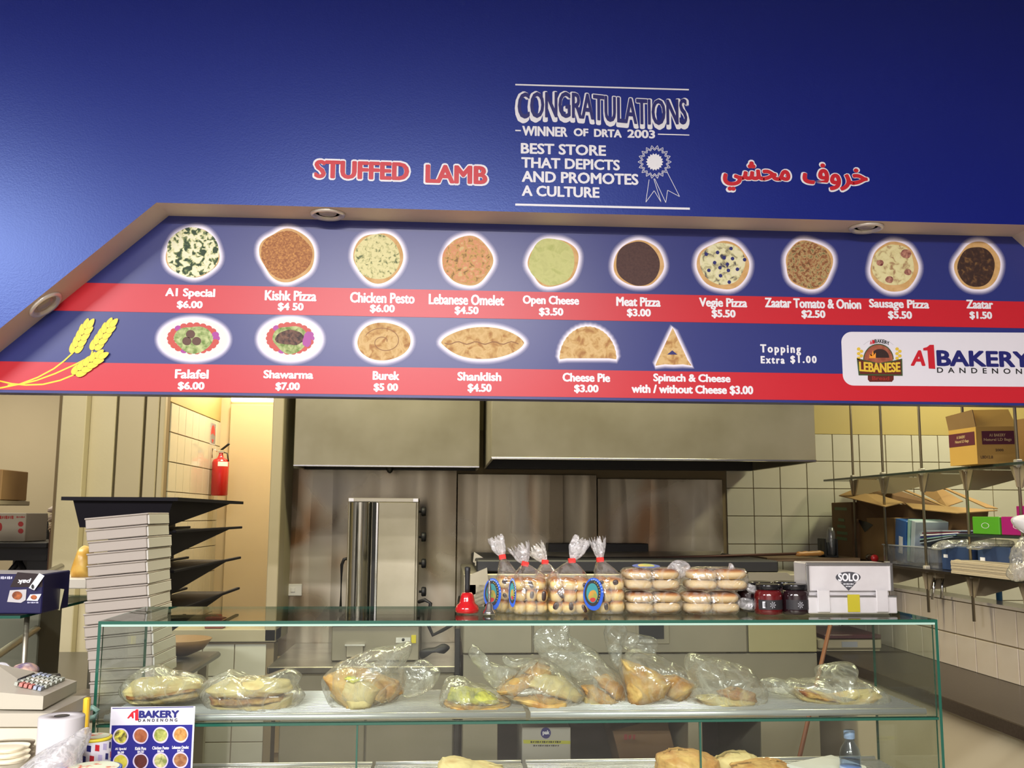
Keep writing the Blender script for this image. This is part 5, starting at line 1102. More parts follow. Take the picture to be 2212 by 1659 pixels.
for (P, Q, nm) in ((A, Bp, 'front'), (Lp, A, 'side')):
    fr_, L = face_frame(P, Q, zc0); m = MB()
    m.add([fr_(x, z, .001) for x, z in ((.02 if nm == 'front' else 0, H_ * .52), (L - .01, H_ * .52), (L - .01, H_ * .88), (.02 if nm == 'front' else 0, H_ * .88))], [(0, 1, 2, 3)], MAROON); m.build('maroon_band', t)
    m = MB(); TT = mat('cream_ink', (.72, .50, .25), .6); DK = mat('dark_ink', (.12, .06, .02), .6)
    for tx, a, b, c_, d_, ik in ([('A1 BAKERY', .30, .62, .73, .81, TT), ('Natural LD Bags', .24, .74, .59, .69, TT)] if nm == 'side' else [('A1 BAKERY', .32, .72, .73, .81, TT), ('Natural LD Bags', .18, .86, .59, .69, TT), ('2000', .45, .65, .33, .40, DK), ('LBD12.8', .08, .38, .14, .22, DK)]):
        m = MB(); write_xz(m, tx, L * a, L * b, H_ * c_, H_ * d_, 0, ik, frame=fr_, bold=.0004, lift=.001); m.build('lettering', t)
Q0 = W(2196, 990, 3.75)
carton('bags_carton', 'second brown carton partly cut off behind the yellow carton', [(Q0.x + .03, 3.95), (Q0.x + .03, 3.72), (Q0.x + .32, 3.72), (Q0.x + .32, 3.95)], S1 + .001, W(2205, 905, 3.75).z, CARD)
# lower shelf load
X0 = 2.11
def shelfbox(mb, u0_, u1_, vt, X, dep, m_, z0=None, bev=.003):
    ya, yb_ = WX(u0_, 1200, X).y, WX(u1_, 1200, X).y; z0 = S2 + .001 if z0 is None else z0
    zt = WX((u0_ + u1_) / 2, vt, X).z; mb.box(X, X + dep, yb_, ya, z0, zt, m_, bev); return ya, yb_, zt
def xframe(X, ya, sgn=1):
    return lambda a, Z, l: Vector((X - l, ya - a, Z))
t = thing('upright_carton', 'tall narrow brown carton with green print at the far end of the dark shelf', 'box', (2.16, 5.25, S2))
m = MB(); ya, yb_, zt = shelfbox(m, 1800, 1843, 1085, 2.14, .14, CARD_D); m.build('box_body', t)
fr2 = xframe(2.139, ya); L_ = ya - yb_; m = MB()
for zz, a_, b_ in ((.26, .18, .80), (.20, .35, .65), (.165, .28, .70), (.13, .25, .78), (.10, .22, .75)): m.add([fr2(L_ * a_, S2 + zz, .001), fr2(L_ * b_, S2 + zz - .003, .001), fr2(L_ * b_, S2 + zz + .012, .001), fr2(L_ * a_, S2 + zz + .016, .001)], [(0, 1, 2, 3)], mat('green_ink', (.08, .14, .05), .6))
m.build('print', t)
t = thing('torn_carton', 'brown torn cardboard box behind the blue folders', 'box', (2.3, 4.85, S2))
m = MB(); ya, yb_, zt = shelfbox(m, 1845, 1936, 1118, 2.18, .24, CARD); m.build('box_body', t)
m = MB(); m.add([WX(u, v, 2.178) for u, v in [(1852, 1122), (1874, 1128), (1886, 1134), (1868, 1150), (1860, 1136)]], [(0, 1, 2, 3, 4)], BLACK); m.build('torn_hole', t)
# big open box above, tilted, built from panels
ob_ = thing('open_cardboard_box', 'large open cardboard box with spread flaps on the piled dark shelf', 'box', tuple(W(1950, 1120, 4.3)))
def panel4(nm, pts, m_, th=.004):
    P = [W(u, v, min(Y * 1.10, 5.33)) for u, v, Y in pts]; n = (P[1] - P[0]).cross(P[2] - P[0]).normalized() * th
    MB().hull(P + [p + n for p in P], m_).build(nm, ob_)
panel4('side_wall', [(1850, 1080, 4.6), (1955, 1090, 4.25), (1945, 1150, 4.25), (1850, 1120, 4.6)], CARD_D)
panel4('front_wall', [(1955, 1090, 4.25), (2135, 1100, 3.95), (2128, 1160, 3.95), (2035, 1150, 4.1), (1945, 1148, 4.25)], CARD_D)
panel4('flap', [(1812, 1070, 4.6), (1850, 1054, 4.7), (1952, 1085, 4.3), (1912, 1094, 4.15)], CARD)
panel4('flap', [(1838, 1048, 4.9), (1905, 1042, 4.9), (1860, 1056, 4.8), (1850, 1055, 4.8)], CARD)
panel4('flap', [(1904, 1040, 4.9), (1920, 1043, 4.9), (2075, 1104, 4.0), (2035, 1092, 4.1)], CARD)
panel4('flap', [(1955, 1086, 4.25), (2040, 1093, 4.1), (2155, 1102, 3.9), (2068, 1108, 3.95), (1972, 1098, 4.15)], CARD)
panel4('flap', [(1990, 1064, 4.5), (2012, 1042, 4.5), (2080, 1082, 4.1), (2045, 1094, 4.1)], CARD)
panel4('flap', [(2012, 1042, 4.5), (2030, 1048, 4.5), (2156, 1098, 3.9), (2130, 1096, 3.95)], CARD)
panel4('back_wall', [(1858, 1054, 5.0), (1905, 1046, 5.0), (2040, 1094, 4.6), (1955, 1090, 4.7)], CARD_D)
for i, (u, mm, w_, vt, lb_) in enumerate(((1931, mat('folder_blue', (.02, .10, .36), .4), 24, 1119, 'blue upright folder with white slip'), (1956, mat('folder_mint', (.26, .44, .42), .5), 6, 1120, 'thin mint folder beside the blue folder'), (1963, mat('folder_grey', (.34, .40, .46), .5), 9, 1122, 'pale grey folder leaning right of the mint folder'))):
    X = 2.175; ya, yb_ = WX(u, 1170, X).y, WX(u + w_, 1170, X).y; zt = WX(u, vt, X).z
    rr = Matrix.Rotation(math.radians(7 + i * 2), 3, 'X')
    m = MB(); m.box(X, X + .16, yb_ + .002, ya - .002, S2 + .02, zt, mm, .002, rr, (X, ya, S2 + .02)); f = tag(m.build('folder'), lb_, 'folder', 'folders standing on the dark shelf')
    if i == 0: mm2 = MB(); mm2.box(X - .001, X - .0003, (ya + yb_) / 2 - .025, (ya + yb_) / 2 + .015, S2 + .06, S2 + .14, WHITE, 0, rr, (X, ya, S2 + .02)); mm2.build('paper_slip', f)
t = thing('plastic_tub', 'translucent plastic tub at the front of the dark shelf', 'tub', (2.2, 4.4, S2))
X = 2.135; ya, yb_ = WX(1909, 1200, X).y, WX(2026, 1200, X).y; zt = WX(1909, 1175, X).z
MB().box(X, X + .004, yb_, ya, S2 + .002, zt, PLAS).box(X + .004, X + .26, ya - .004, ya, S2 + .002, zt, PLAS).box(X + .004, X + .26, yb_, yb_ + .004, S2 + .002, zt, PLAS).box(X + .26, X + .264, yb_, ya, S2 + .002, zt, PLAS).build('tub_wall', t)
MB().box(X - .006, X, yb_ - .004, ya + .004, zt - .006, zt, mat('pale_rim_plastic', (.36, .38, .40), .4), .001).build('rim', t)
for i, (u0_, u1_) in enumerate(((2034, 2094), (2112, 2182))):
    X = 2.14; t = thing('blue_carton', ('blue printed carton between the tub and the nearest rod', 'blue printed carton right of the nearest rod')[i], 'carton', tuple(WX(u0_, 1210, X)), 'blue cartons on the dark shelf')
    m = MB(); ya, yb_, zt = shelfbox(m, u0_, u1_, 1181, X, .18, mat('carton_blue', (.02, .045, .12), .5, c2=(.03, .06, .15), nscale=10), bev=.002); m.build('carton_body', t)
    fr2 = xframe(X, ya); L_ = ya - yb_; m = MB()
    m.add([fr2(a * L_, S2 + z, .001) for a, z in ((.08, .052), (.24, .052), (.24, .066), (.08, .066))], [(0, 1, 2, 3)], WHITE)
    m.add([fr2((.6 + .17 * math.cos(q)) * L_, S2 + .04 + .010 * math.sin(q), .001) for q in [k * math.pi / 6 for k in range(12)]], [list(range(12))], mat('tan_print', (.5, .4, .25), .5)); m.build('print', t)
    c = WX((u0_ + u1_) / 2, 1172, X); m = MB(); pillow(m, [(u0_ - 22, 1186), (u0_ - 10, 1172), (u0_ + 12, 1167), (u1_ - 5, 1166), (u1_ + 4, 1176), (u1_, 1188), (u0_ + 20, 1184)], c.y * 1.01, .05, FILM_M, 44, 6, .010, 22, ridged=True)
    tag(m.build('plastic_bag'), ('loose cloudy plastic bag over the left blue carton', 'loose cloudy plastic bag over the right blue carton')[i], 'bag', 'loose bags over the blue cartons')
for i in range(7):
    X = 2.20; ya, yb_ = WX(1972 + i * 4, 1160, X).y, WX(2058 + i * 3, 1160, X).y; z = S2 + .115 + i * .0075
    m = MB(); m.box(X, X + .2, yb_, ya, z, z + .006, (MATS['folder_grey'], BLACK, MATS['folder_mint'], NAVY, WHITE, MAROON, MATS['folder_grey'])[i], .001, Matrix.Rotation(math.radians(-(7 - i)), 3, 'X'))
    tag(m.build('flat_folder'), 'flat %s folder, %s in the sloping pile on the tub' % (('grey', 'black', 'mint', 'navy', 'white', 'maroon', 'pale grey')[i], ('lowest', 'second from the bottom', 'third from the bottom', 'middle', 'third from the top', 'second from the top', 'topmost')[i]), 'folder', 'folders piled flat')
for i in range(10):
    z = S2 + .001 + i * .0052; X = 2.03; dx = random.uniform(-.003, .003); ya, yb_ = WX(2054, 1225, X).y + dx, WX(2188, 1225, X).y + dx
    m = MB().box(X + dx, X + .22, yb_, ya, z, z + .0048, mat('kraft_white_card', (.55, .46, .32), .7), .001)
    tag(m.build('flat_pizza_carton'), 'flat cream carton blank, %s in the pile on the dark shelf' % ('lowest', 'second from the bottom', 'third from the bottom', 'fourth from the bottom', 'fifth from the bottom', 'fifth from the top', 'fourth from the top', 'third from the top', 'second from the top', 'topmost')[i], 'carton', 'flat carton blanks on the dark shelf')
for i, (u, Y, col, lb_, u2) in enumerate(((2100, 3.55, (.09, .36, .02), 'bright green gift box on the short middle shelf', 2158), (2162, 3.42, (.38, .01, .16), 'magenta gift box beside the green box', 2235))):
    X = 2.13; ya, yb_ = WX(u, 1130, X).y, WX(u2, 1130, X).y; z1_ = WX(u + 10, 1116, X).z
    t = thing('gift_box', lb_, 'gift box', (X, (ya + yb_) / 2, S3 + .001)); mm = mat('gift_green' if i == 0 else 'gift_magenta', col, .4)
    MB().box(X, X + .14, yb_, ya - .002, S3 + .001, z1_, mm, .002).build('box_body', t)
    m = MB(); L_ = ya - yb_; fr2 = xframe(X, ya); q = [fr2(L_ / 2 + .028 * math.cos(a) * sc, (S3 + z1_) / 2 + .011 * math.sin(a) * sc, .001) for sc in (1, .88) for a in [2 * math.pi * k / 24 for k in range(24)]]
    m.add(q, [(k, (k + 1) % 24, 24 + (k + 1) % 24, 24 + k) for k in range(24)], WHITE); m.build('oval_emblem', t)
    if i: MB().box(X + .03, X + .07, yb_ + .06, yb_ + .16, z1_, z1_ + .04, mm, .002).build('folded_tab', t)
m = MB(); pillow(m, [(2186, 1252), (2190, 1200), (2200, 1165), (2215, 1160), (2240, 1180), (2240, 1240), (2212, 1252)], 3.1, .05, FILM_M, 40, 7, .01, 20, ridged=True)
tag(m.build('hanging_bag'), 'cloudy plastic bag hanging at the near end of the shelves', 'bag')
m = MB(); pillow(m, [(2186, 1122), (2215, 1112), (2250, 1118), (2250, 1150), (2212, 1152)], 3.15, .04, mat('white_paper_bag', (.75, .73, .70), .6), 40, 6, .004, 18)
tag(m.build('paper_bag'), 'white paper bag in front of the magenta box', 'bag')
# caddy beside the tall carton
t = thing('utensil_caddy', 'black wire caddy beside the tall narrow carton', 'caddy', tuple(W(1788, 1200, 4.9))); xa, xb = W(1774, 1180, 4.9).x, W(1802, 1180, 4.9).x; z0_, z1_ = W(1788, 1203, 4.9).z, W(1788, 1163, 4.9).z
MB().box(xa, xb, 4.9, 4.905, z0_, z1_ - .02, DARK).box(xa, xa + .008, 4.85, 4.95, z0_, z1_, BLACK, .002).box(xb - .008, xb, 4.85, 4.95, z0_, z1_, BLACK, .002).box(xa, xb, 4.85, 4.95, z0_, z0_ + .008, BLACK).build('frame', t)
m = MB(); lathe_c = W(1793, 1190, 4.9); m.lathe((lathe_c.x, 4.88, z0_ + .01), [(.02, 0), (.022, .05), (.02, .11), (.012, .14)], PLAS, 16); m.build('plastic_cup', t)
MB().box(W(1770, 1203, 4.9).x - .3, xb + .1, 4.82, 5.1, z0_ - .02, z0_ - .001, mat('wood_ledge', (.16, .10, .05), .6), .002).build('x2')
o = bpy.data.objects['x2']; o.name = 'wooden_ledge'; tag(o, 'narrow brown ledge behind the napkin dispenser under the caddy', 'ledge')
# jar and box on dark shelf
t = thing('spice_jar', 'small jar with red lid lying on the dark shelf', 'jar', tuple(W(1882, 1190, 4.3))); R = Matrix.Rotation(math.pi / 2, 3, 'Y'); c = Vector((2.12, WX(1885, 1190, 2.14).y, S2 + .0205)); R = Matrix.Rotation(0.0, 3, 'Z') @ Matrix.Rotation(math.pi / 2, 3, 'X')
m = MB(); m.lathe(c, [(.018, 0), (.020, .004), (.020, .05), (.016, .054)], mat('jar_brown', (.05, .025, .015), .15), 18, R); m.build('jar_body', t)
m = MB(); m.lathe(c + R @ Vector((0, 0, .054)), [(.018, 0), (.018, .014)], mat('red_lid', (.45, .02, .02), .3), 18, R); m.build('lid', t)
# behind the half wall
t = thing('broom', 'white broom handle with blue grip standing behind the half wall', 'broom', (W(2160, 1300, 3.9).x, 3.9, 0)); p = Vector((2.36, WX(2158, 1280, 2.36).y, 0))
m = MB(); m.tube([p + Vector((.02, 0, .08)), p + Vector((0, 0, 1.30))], .010, mat('white_handle', (.6, .6, .55), .4), 10); m.build('handle', t)
m = MB(); m.tube([p + Vector((.0, 0, WX(2158, 1297, 2.36).z)), p + Vector((0, 0, WX(2158, 1259, 2.36).z))], .0125, mat('blue_grip', (.06, .25, .55), .4), 10); m.build('grip', t)
m = MB(); m.box(p.x - .02, p.x + .10, p.y - .12, p.y + .12, 0.0, .1, mat('broom_head', (.2, .25, .3), .7), .01); m.build('broom_head', t)
t = thing('hanging_tongs', 'steel tongs hanging under the dark shelf', 'tongs', tuple(W(2026, 1290, 4.2)))
m = MB()
for a, b in (((2020, 1248), (2014, 1295)), ((2036, 1248), (2034, 1292))): m.tube([W(*a, 4.15), W(*b, 4.15)], .006, CHROME, 6)
m.build('arms', t); m = MB(); q = W(2028, 1243, 4.15); m.box(q.x - .022, q.x + .022, 4.14, 4.16, q.z - .012, S2 - .011, BRK, .003); m.build('hook_block', t)
# things at the far end of the side counter seen through the glass
t = thing('kitchen_scale', 'cream kitchen scale with a dark pan seen through the case at right', 'scale', tuple(W(1830, 1400, 4.6)))
xa, xb = W(1768, 1390, 4.6).x, W(1905, 1390, 4.6).x
MB().box(xa, xb, 4.6, 4.9, W(1830, 1402, 4.6).z, W(1830, 1380, 4.6).z, CREAM2, .006).build('scale_body', t)
MB().box(xa + .02, xb - .01, 4.58, 4.95, W(1830, 1379, 4.6).z, W(1830, 1370, 4.6).z, mat('maroon_pan', (.07, .025, .03), .4), .003).build('pan', t)
MB().box(W(1818, 1390, 4.6).x, W(1852, 1390, 4.6).x, 4.597, 4.6, W(1830, 1398, 4.6).z, W(1830, 1386, 4.6).z, mat('scale_badge', (.35, .36, .36), .4)).build('badge', t)
MB().box(xa, xb, 4.62, 4.92, .916, W(1830, 1403, 4.6).z, CREAM2, .003).build('stand', t)
m = MB(); m.tube([W(1705, 1730, 3.9) * 1.0, W(1797, 1335, 4.25)], .009, mat('brown_wood_handle', (.20, .07, .03), .5), 10)
tag(m.build('wooden_pole'), 'brown wooden pole leaning beside the oven', 'pole')
# ================================================================== PASSAGE: extinguisher, sign
ec = Vector((-1.385, 6.08, W(486, 1071, 6.08).z)); ez = W(486, 990, 6.08).z - ec.z
t = thing('fire_extinguisher', 'red fire extinguisher on the tiled passage wall', 'fire extinguisher', tuple(ec))
m = MB(); m.lathe(ec, [(.045, 0), (.050, .006), (.051, ez * .88), (.044, ez * .96), (.024, ez), (.013, ez + .02), (.013, ez + .03)], mat('extinguisher_red', (.50, .012, .012), .25, coat=.5), 28); m.build('cylinder', t)
m = MB(); m.box(ec.x - .012, ec.x + .02, ec.y - .015, ec.y + .012, ec.z + ez + .03, ec.z + ez + .05, CHROME, .003); m.tube([ec + Vector((0, 0, ez + .05)), ec + Vector((.045, -.01, ez + .085)), ec + Vector((.05, -.01, ez + .09))], .007, BLACK, 8); m.tube([ec + Vector((0, 0, ez + .04)), ec + Vector((.04, -.01, ez + .03)), ec + Vector((.05, -.01, ez - .02))], .004, BLACK, 6); m.build('valve_and_levers', t)
m = MB(); m.tube([ec + Vector((-.02, -.01, ez + .04)), ec + Vector((-.05, -.01, ez + .06)), ec + Vector((-.05, -.01, ez + .0))], .004, CHROME, 6); m.build('wall_bracket', t)
m = MB(); n = 10; vs = []
for k in range(n + 1):
    a = math.radians(-95 + 75 * k / n)
    for z in (ez * .78, ez * .9): vs.append(ec + Vector((.0518 * math.cos(a), .0518 * math.sin(a), z)))
m.add(vs, [(2 * k, 2 * k + 2, 2 * k + 3, 2 * k + 1) for k in range(n)], WHITE, True); m.build('paper_label', t)
t = thing('extinguisher_sign', 'small red and white fire sign above the extinguisher', 'sign', (-1.447, 6.1, 1.95))
za, zb_ = W(478, 960, 6.1).z, W(478, 915, 6.1).z
MB().box(-1.447, -1.444, 6.03, 6.17, za, zb_, WHITE).build('sign_plate', t)
m = MB(); ym = 6.1; R_ = .055; zt_ = zb_ - .01
m.add([(-1.4435, ym, zb_ - .06)] + [(-1.4435, ym + R_ * math.cos(a), zb_ - .075 + .065 * math.sin(a)) for a in [math.pi * k / 12 for k in range(13)]], [(0, k + 1, k + 2) for k in range(12)], RED); m.add([(-1.4435, ym - .03, za + .03), (-1.4435, ym + .03, za + .03), (-1.4435, ym, za + .006)], [(0, 1, 2)], RED); m.build('red_mark', t)
rc = W(466, 1326, 5.03); MB().box(rc.x - .045, rc.x + .045, 5.0, 5.07, SZ + .001, SZ + .055, mat('terracotta_box', (.30, .08, .05), .5), .004).build('x3')
o = bpy.data.objects['x3']; o.name = 'small_red_box'; tag(o, 'small brick red box on the hatch sill', 'box')
# wooden board on the sill by the tray rack
p = W(400, 1345, 4.7); m = MB(); m.lathe((p.x, 4.65, .905), [(.03, 0), (.10, .03), (.135, .075), (.13, .078), (.09, .035), (.02, .01)], mat('bowl_wood', (.26, .15, .06), .5), 28)
tag(m.build('shallow_bowl'), 'shallow brown bowl behind the pizza boxes on the bench', 'bowl')
# ================================================================== LEFT AREA
lc = thing('left_counter', 'low serving counter carrying the register at the left', 'counter', (-1.5, 2.3, 0)); LCZ = .86
MB().box(-2.3, CX0 - .03, 1.85, 2.75, LCZ - .04, LCZ, mat('brown_grey_counter', (.14, .115, .095), .3, c2=(.18, .15, .12), nscale=30), .004).build('counter_top', lc)
MB().box(-2.3, CX0 - .05, 1.9, 2.7, 0, LCZ - .04, CREAM2).build('counter_body', lc)
zl_ = W(250, 1133 + 25.7 * 15, 2.95).z - .002
MB().box(-1.12, -.81, 2.86, 3.2, zl_ - .03, zl_, MATS['brown_grey_counter'], .003).box(-1.1, -.83, 2.88, 3.18, 0, zl_ - .03, CREAM2).build('rear_ledge', lc)
# register
RY = 2.25
rg = thing('cash_register', 'pale grey electronic cash register with coloured keys', 'cash register', tuple(W(60, 1550, RY)))
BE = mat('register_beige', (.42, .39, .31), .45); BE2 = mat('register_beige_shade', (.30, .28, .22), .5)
zk = W(92, 1533, 2.1).z
n0 = WZ(92, 1533, zk); n1 = WZ(165, 1493, zk); n2 = n0 + (WZ(-90, 1531, zk) - n0); n3 = n1 + (n2 - n0) * .5; n4 = n2 + (n3 - n1) * .2 + (n1 - n0)
topc = [W(-85, 1488, n2.y), W(99, 1504, n0.y), W(168, 1471, n1.y), Vector((n3.x, n3.y, W(92, 1453, n3.y).z)), Vector((n4.x, n4.y, W(92, 1453, n3.y).z + .02))]
for q, w in zip(topc, (n2, n0, n1, n3, n4)): q.x, q.y = w.x, w.y
m = MB(); m.hull(topc + [n0, n1, n2, n3, n4], BE); o = m.build('upper_case', rg)
bv = o.modifiers.new('b', 'BEVEL'); bv.width = .008; bv.segments = 2
A_, B_, D_ = topc[1], topc[2], topc[3]; ex = (B_ - A_); ey_ = (D_ - B_); nn = ex.cross(ey_).normalized()
if nn.z < 0: nn = -nn
def kp(s, q, h): return A_ + ex * s + ey_ * q * 1.0 + nn * h
keyc = {'r': mat('key_red', (.55, .18, .15), .5), 'g': mat('key_grey', (.36, .38, .32), .5), 'b': mat('key_blue_grey', (.30, .34, .42), .5), 'w': mat('key_white', (.65, .63, .52), .5)}
rowsk = ['bbrrrg', 'gggggg', 'gwwwwg', 'gggggb', 'gggbbb']
for r_, row in enumerate(rowsk):
    for c_, k in enumerate(row):
        pz_ = [kp(.16 + r_ * .15 + dx, .22 + c_ * .115 + dy, h) for dx in (0, .10) for dy in (0, .075) for h in (.001, .008)]
        pz_ = [A_ + (B_ - A_) * 0 + (p - A_) for p in pz_]
        MB().hull([p + Vector((-.11, -.02, 0)) if False else p for p in pz_], keyc[k]).build('key', rg)
zdw = zk - .004; dcn = [WZ(108, 1541, zdw), WZ(188, 1503, zdw), WZ(-110, 1541, zdw)]; dcn.append(dcn[1] + (dcn[2] - dcn[0]))
MB().hull([p + Vector((0, 0, d)) for p in dcn for d in (-.026, 0)], BE).build('cash_drawer', rg)
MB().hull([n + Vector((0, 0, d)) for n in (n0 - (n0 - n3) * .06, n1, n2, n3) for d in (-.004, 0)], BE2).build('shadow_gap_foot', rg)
for k in range(1): m = MB(); m.tube([W(42, 1470, n3.y - .12), W(72, 1458, n3.y - .05)], .005, BLACK, 8); tag(m.build('pen'), 'black pen lying on the cash register', 'pen')
m = MB(); pillow(m, [(-20, 1440), (10, 1432), (45, 1465), (50, 1480), (0, 1486), (-25, 1470)], 2.35, .02, mat('grey_receipts', (.50, .50, .52), .6), 40, 6, .003, 20)
tag(m.build('paper_wad'), 'crumpled grey papers on the left of the register', 'paper')
m = MB(); pillow(m, [(30, 1440), (60, 1432), (82, 1444), (78, 1456), (50, 1462)], 2.75, .03, mat('purple_wrap', (.10, .07, .16), .4, c2=(.6, .4, .3), nscale=40), 36, 6, .004, 30)
tag(MB().box(W(5, 1460, 2.7).x, W(95, 1460, 2.7).x, 2.70, 2.82, LCZ, W(50, 1460, 2.75).z - .004, DARK, .004).build('dark_crate'), 'dark crate behind the register under the purple snack', 'crate')
tag(m.build('wrapped_snack'), 'small purple wrapped snack behind the register', 'snack')
zdr = zdw - .027; cen = sum(dcn, Vector()) / 4
sc_ = [cen + (p - cen) * .93 for p in dcn]
MB().hull([Vector((p.x, p.y, z)) for p in sc_ for z in (LCZ, zdr)], mat('cream_cloth', (.58, .53, .40), .7)).build('x4')
o = bpy.data.objects['x4']; o.name = 'register_stand'; tag(o, 'cream stand box under the cash register', 'stand')
for k in range(3):
    m = MB(); pillow(m, [(-30, 1608 + k * 12), (20, 1603 + k * 12), (62, 1604 + k * 12), (64, 1612 + k * 12), (50, 1619 + k * 12), (-30, 1624 + k * 12)], 2.02 - k * .004, .05, mat('cream_cloth2', (.62, .56, .40), .8), 40, 6, .002, 20, power=.3)
    tag(m.build('folded_cloth'), 'folded cream cloth, %s in the pile before the register' % ('top', 'middle', 'bottom')[k], 'cloth', 'folded cream cloths')
# paper roll
pr = W(134, 1545, 2.0); zr_ = W(134, 1546, 2.0).z; h_ = zr_ - LCZ
t = thing('paper_roll', 'thick white paper roll standing before the register', 'paper roll', (pr.x, 2.0, LCZ))
MB().lathe((pr.x, 2.0, LCZ), [(.041, .0), (.0418, .003), (.0418, h_ - .002), (.041, h_), (.014, h_), (.013, h_ - .02)], mat('roll_white', (.50, .48, .48), .7), 36).build('roll', t)
MB().lathe((pr.x, 2.0, LCZ), [(.0138, h_ - .01), (.0138, h_ + .0006), (.012, h_ + .0007), (.001, h_ + .0007)], BLACK, 20).build('core', t)
m = MB(); pillow(m, [(8, 1690), (40, 1660), (88, 1622), (150, 1590), (182, 1572), (186, 1600), (172, 1640), (165, 1700), (90, 1720)], 1.93, .05, FILM_W, 60, 12, .012, 15, ridged=True)
tag(m.build('plastic_bag_bundle'), 'bundle of white plastic bags in the lower left corner', 'bag')
# yellow and teal things right of the stand
MB().box(W(176, 1560, 2.2).x, W(189, 1560, 2.2).x, 2.2, 2.215, LCZ, W(180, 1508, 2.2).z, mat('yellow_packet', (.75, .48, .03), .5), .003).build('x5')
o = bpy.data.objects['x5']; o.name = 'yellow_packet'; tag(o, 'tall yellow packet beside the paper roll', 'packet')
m = MB(); m.tube([W(186, 1535, 2.3), W(200, 1528, 2.3), (W(211, 1535, 2.3)), W(206, 1548, 2.3), W(190, 1553, 2.3)], .006, mat('teal_plastic', (.22, .38, .32), .4), 8)
tag(m.build('teal_handle_loop'), 'pale teal plastic loop behind the paper roll', 'handle')
# printed rolls of stickers / cups
for i, (u, v, Y, lb_) in enumerate(((203, 1592, 2.1, 'round white tin with blue and red print and a yellow rim'), (200, 1660, 1.9, 'round white tin with blue rim at the bottom edge'))):
    c = W(u, v, Y); t = thing('printed_tin', lb_, 'tin', (c.x, Y, LCZ)); h_ = c.z - LCZ; r = .034 if i == 0 else .05
    MB().lathe((c.x, Y, LCZ), [(r, 0), (r, h_), (r - .002, h_ + .001), (r - .003, h_ - .002), (.001, h_ - .002)], mat('tin_white', (.68, .66, .72), .35), 32).build('tin_body', t)
    MB().lathe((c.x, Y, LCZ), [(r + .0008, h_ - .004), (r + .001, h_ + .001), (r - .003, h_ + .0015)], mat('tin_yellow', (.80, .68, .05), .35) if i == 0 else LBLUE, 32).build('rim', t)
    fanm = MB(); q = [Vector((c.x + (r - .004) * math.cos(a), Y + (r - .004) * math.sin(a), LCZ + h_ + .0022)) for a in [2 * math.pi * k / 24 for k in range(24)]]
    fanm.add([Vector((c.x, Y, LCZ + h_ + .0022))] + q, [(0, k + 1, (k + 1) % 24 + 1) for k in range(24)], mat('tin_lid_print', (.70, .75, .55), .4, c2=(.65, .12, .06), nscale=28, lo=.5, hi=.56)); fanm.build('lid_print', t)
    if i == 0:
        for rr_ in range(3):
            for k in range(7):
                a0 = math.radians(-170 + k * 26 + rr_ * 11); a1 = a0 + .24; z0_ = LCZ + h_ - .020 - rr_ * .020; m = MB()
                m.add([Vector((c.x + (r + .0006) * math.cos(a), Y + (r + .0006) * math.sin(a), z + (0 if a == a0 else -.002))) for a, z in ((a0, z0_), (a1, z0_), (a1, z0_ + .012), (a0, z0_ + .012))], [(0, 1, 2, 3)], (NAVY, RED, mat('lilac_print', (.5, .45, .7), .4))[(k + rr_) % 3]); m.build('print_patch', t)
# left glass shelf with dark printed boxes
gs = thing('left_glass_shelf', 'clear glass shelf with a green edge carrying the dark bread cartons', 'shelf', (-1.5, 3.2, 1.262))
m = MB(); m.box(-2.3, -1.19, 2.88, 3.6, 1.254, 1.262, GLASS); m.mi(GEDGE)
for i, f in enumerate(m.f):
    a, b, c = [m.v[k] for k in f[:3]]; q = (b - a).cross(c - b)
    if abs(q.z) < max(abs(q.x), abs(q.y)): m.m[i] = m.mats.index(GEDGE)
m.build('glass_pane', gs)
for x, y in ((-1.22, 3.0), (-1.22, 3.55), (-2.2, 3.0)): m = MB(); m.tube([(x, y, .9), (x, y, 1.254)], .008, STEEL, 8); m.build('support', gs)
BY = 2.92; t = thing('printed_carton', 'dark blue and black food carton on the left glass shelf', 'carton', tuple(W(40, 1305, BY)))
xa, xb = W(-120, 1280, BY).x, W(92, 1280, BY).x
MB().box(xa, xb, BY, BY + .2, 1.263, W(40, 1240, BY).z, mat('carton_navy', (.008, .007, .06), .4), .003).build('carton_body', t)
m = MB(); flat(m, [(38, 1236), (92, 1240), (92, 1268), (22, 1268)], BY, mat('carton_black', (.02, .01, .012), .35), .001)
pa, pb = W(41, 1262, BY), W(69, 1249, BY); write_xz(m, 'pak', pa.x, pb.x, pa.z, pb.z, BY, WHITE, bold=.0008, shear=.35, frame=lambda X, Z, l: Vector((pa.x + pb.x - X, BY - .002 - l, pa.z + pb.z - Z))); marks(m, -8, 1245, 28, 1251, BY, mat('lilac_white', (.6, .6, .8), .4), 8, .002); marks(m, 60, 1300, 84, 1303, BY, MATS['lilac_white'], 7, .002)
flat(m, [(22, 1275), (58, 1273), (56, 1296), (46, 1302), (16, 1300)], BY, mat('photo_grey', (.5, .48, .48), .4), .002); fan(m, (38, 1286), blob(38, 1286, 11, 9, 16), BY, mat('photo_orange', (.45, .12, .03), .4, c2=(.12, .03, .01), nscale=60), .003)
flat(m, [(66, 1284), (90, 1283), (82, 1298), (58, 1297)], BY, WHITE, .002); fan(m, (74, 1290), blob(74, 1290, 7, 5, 14), BY, MATS['photo_orange'], .003); m.build('print', t)
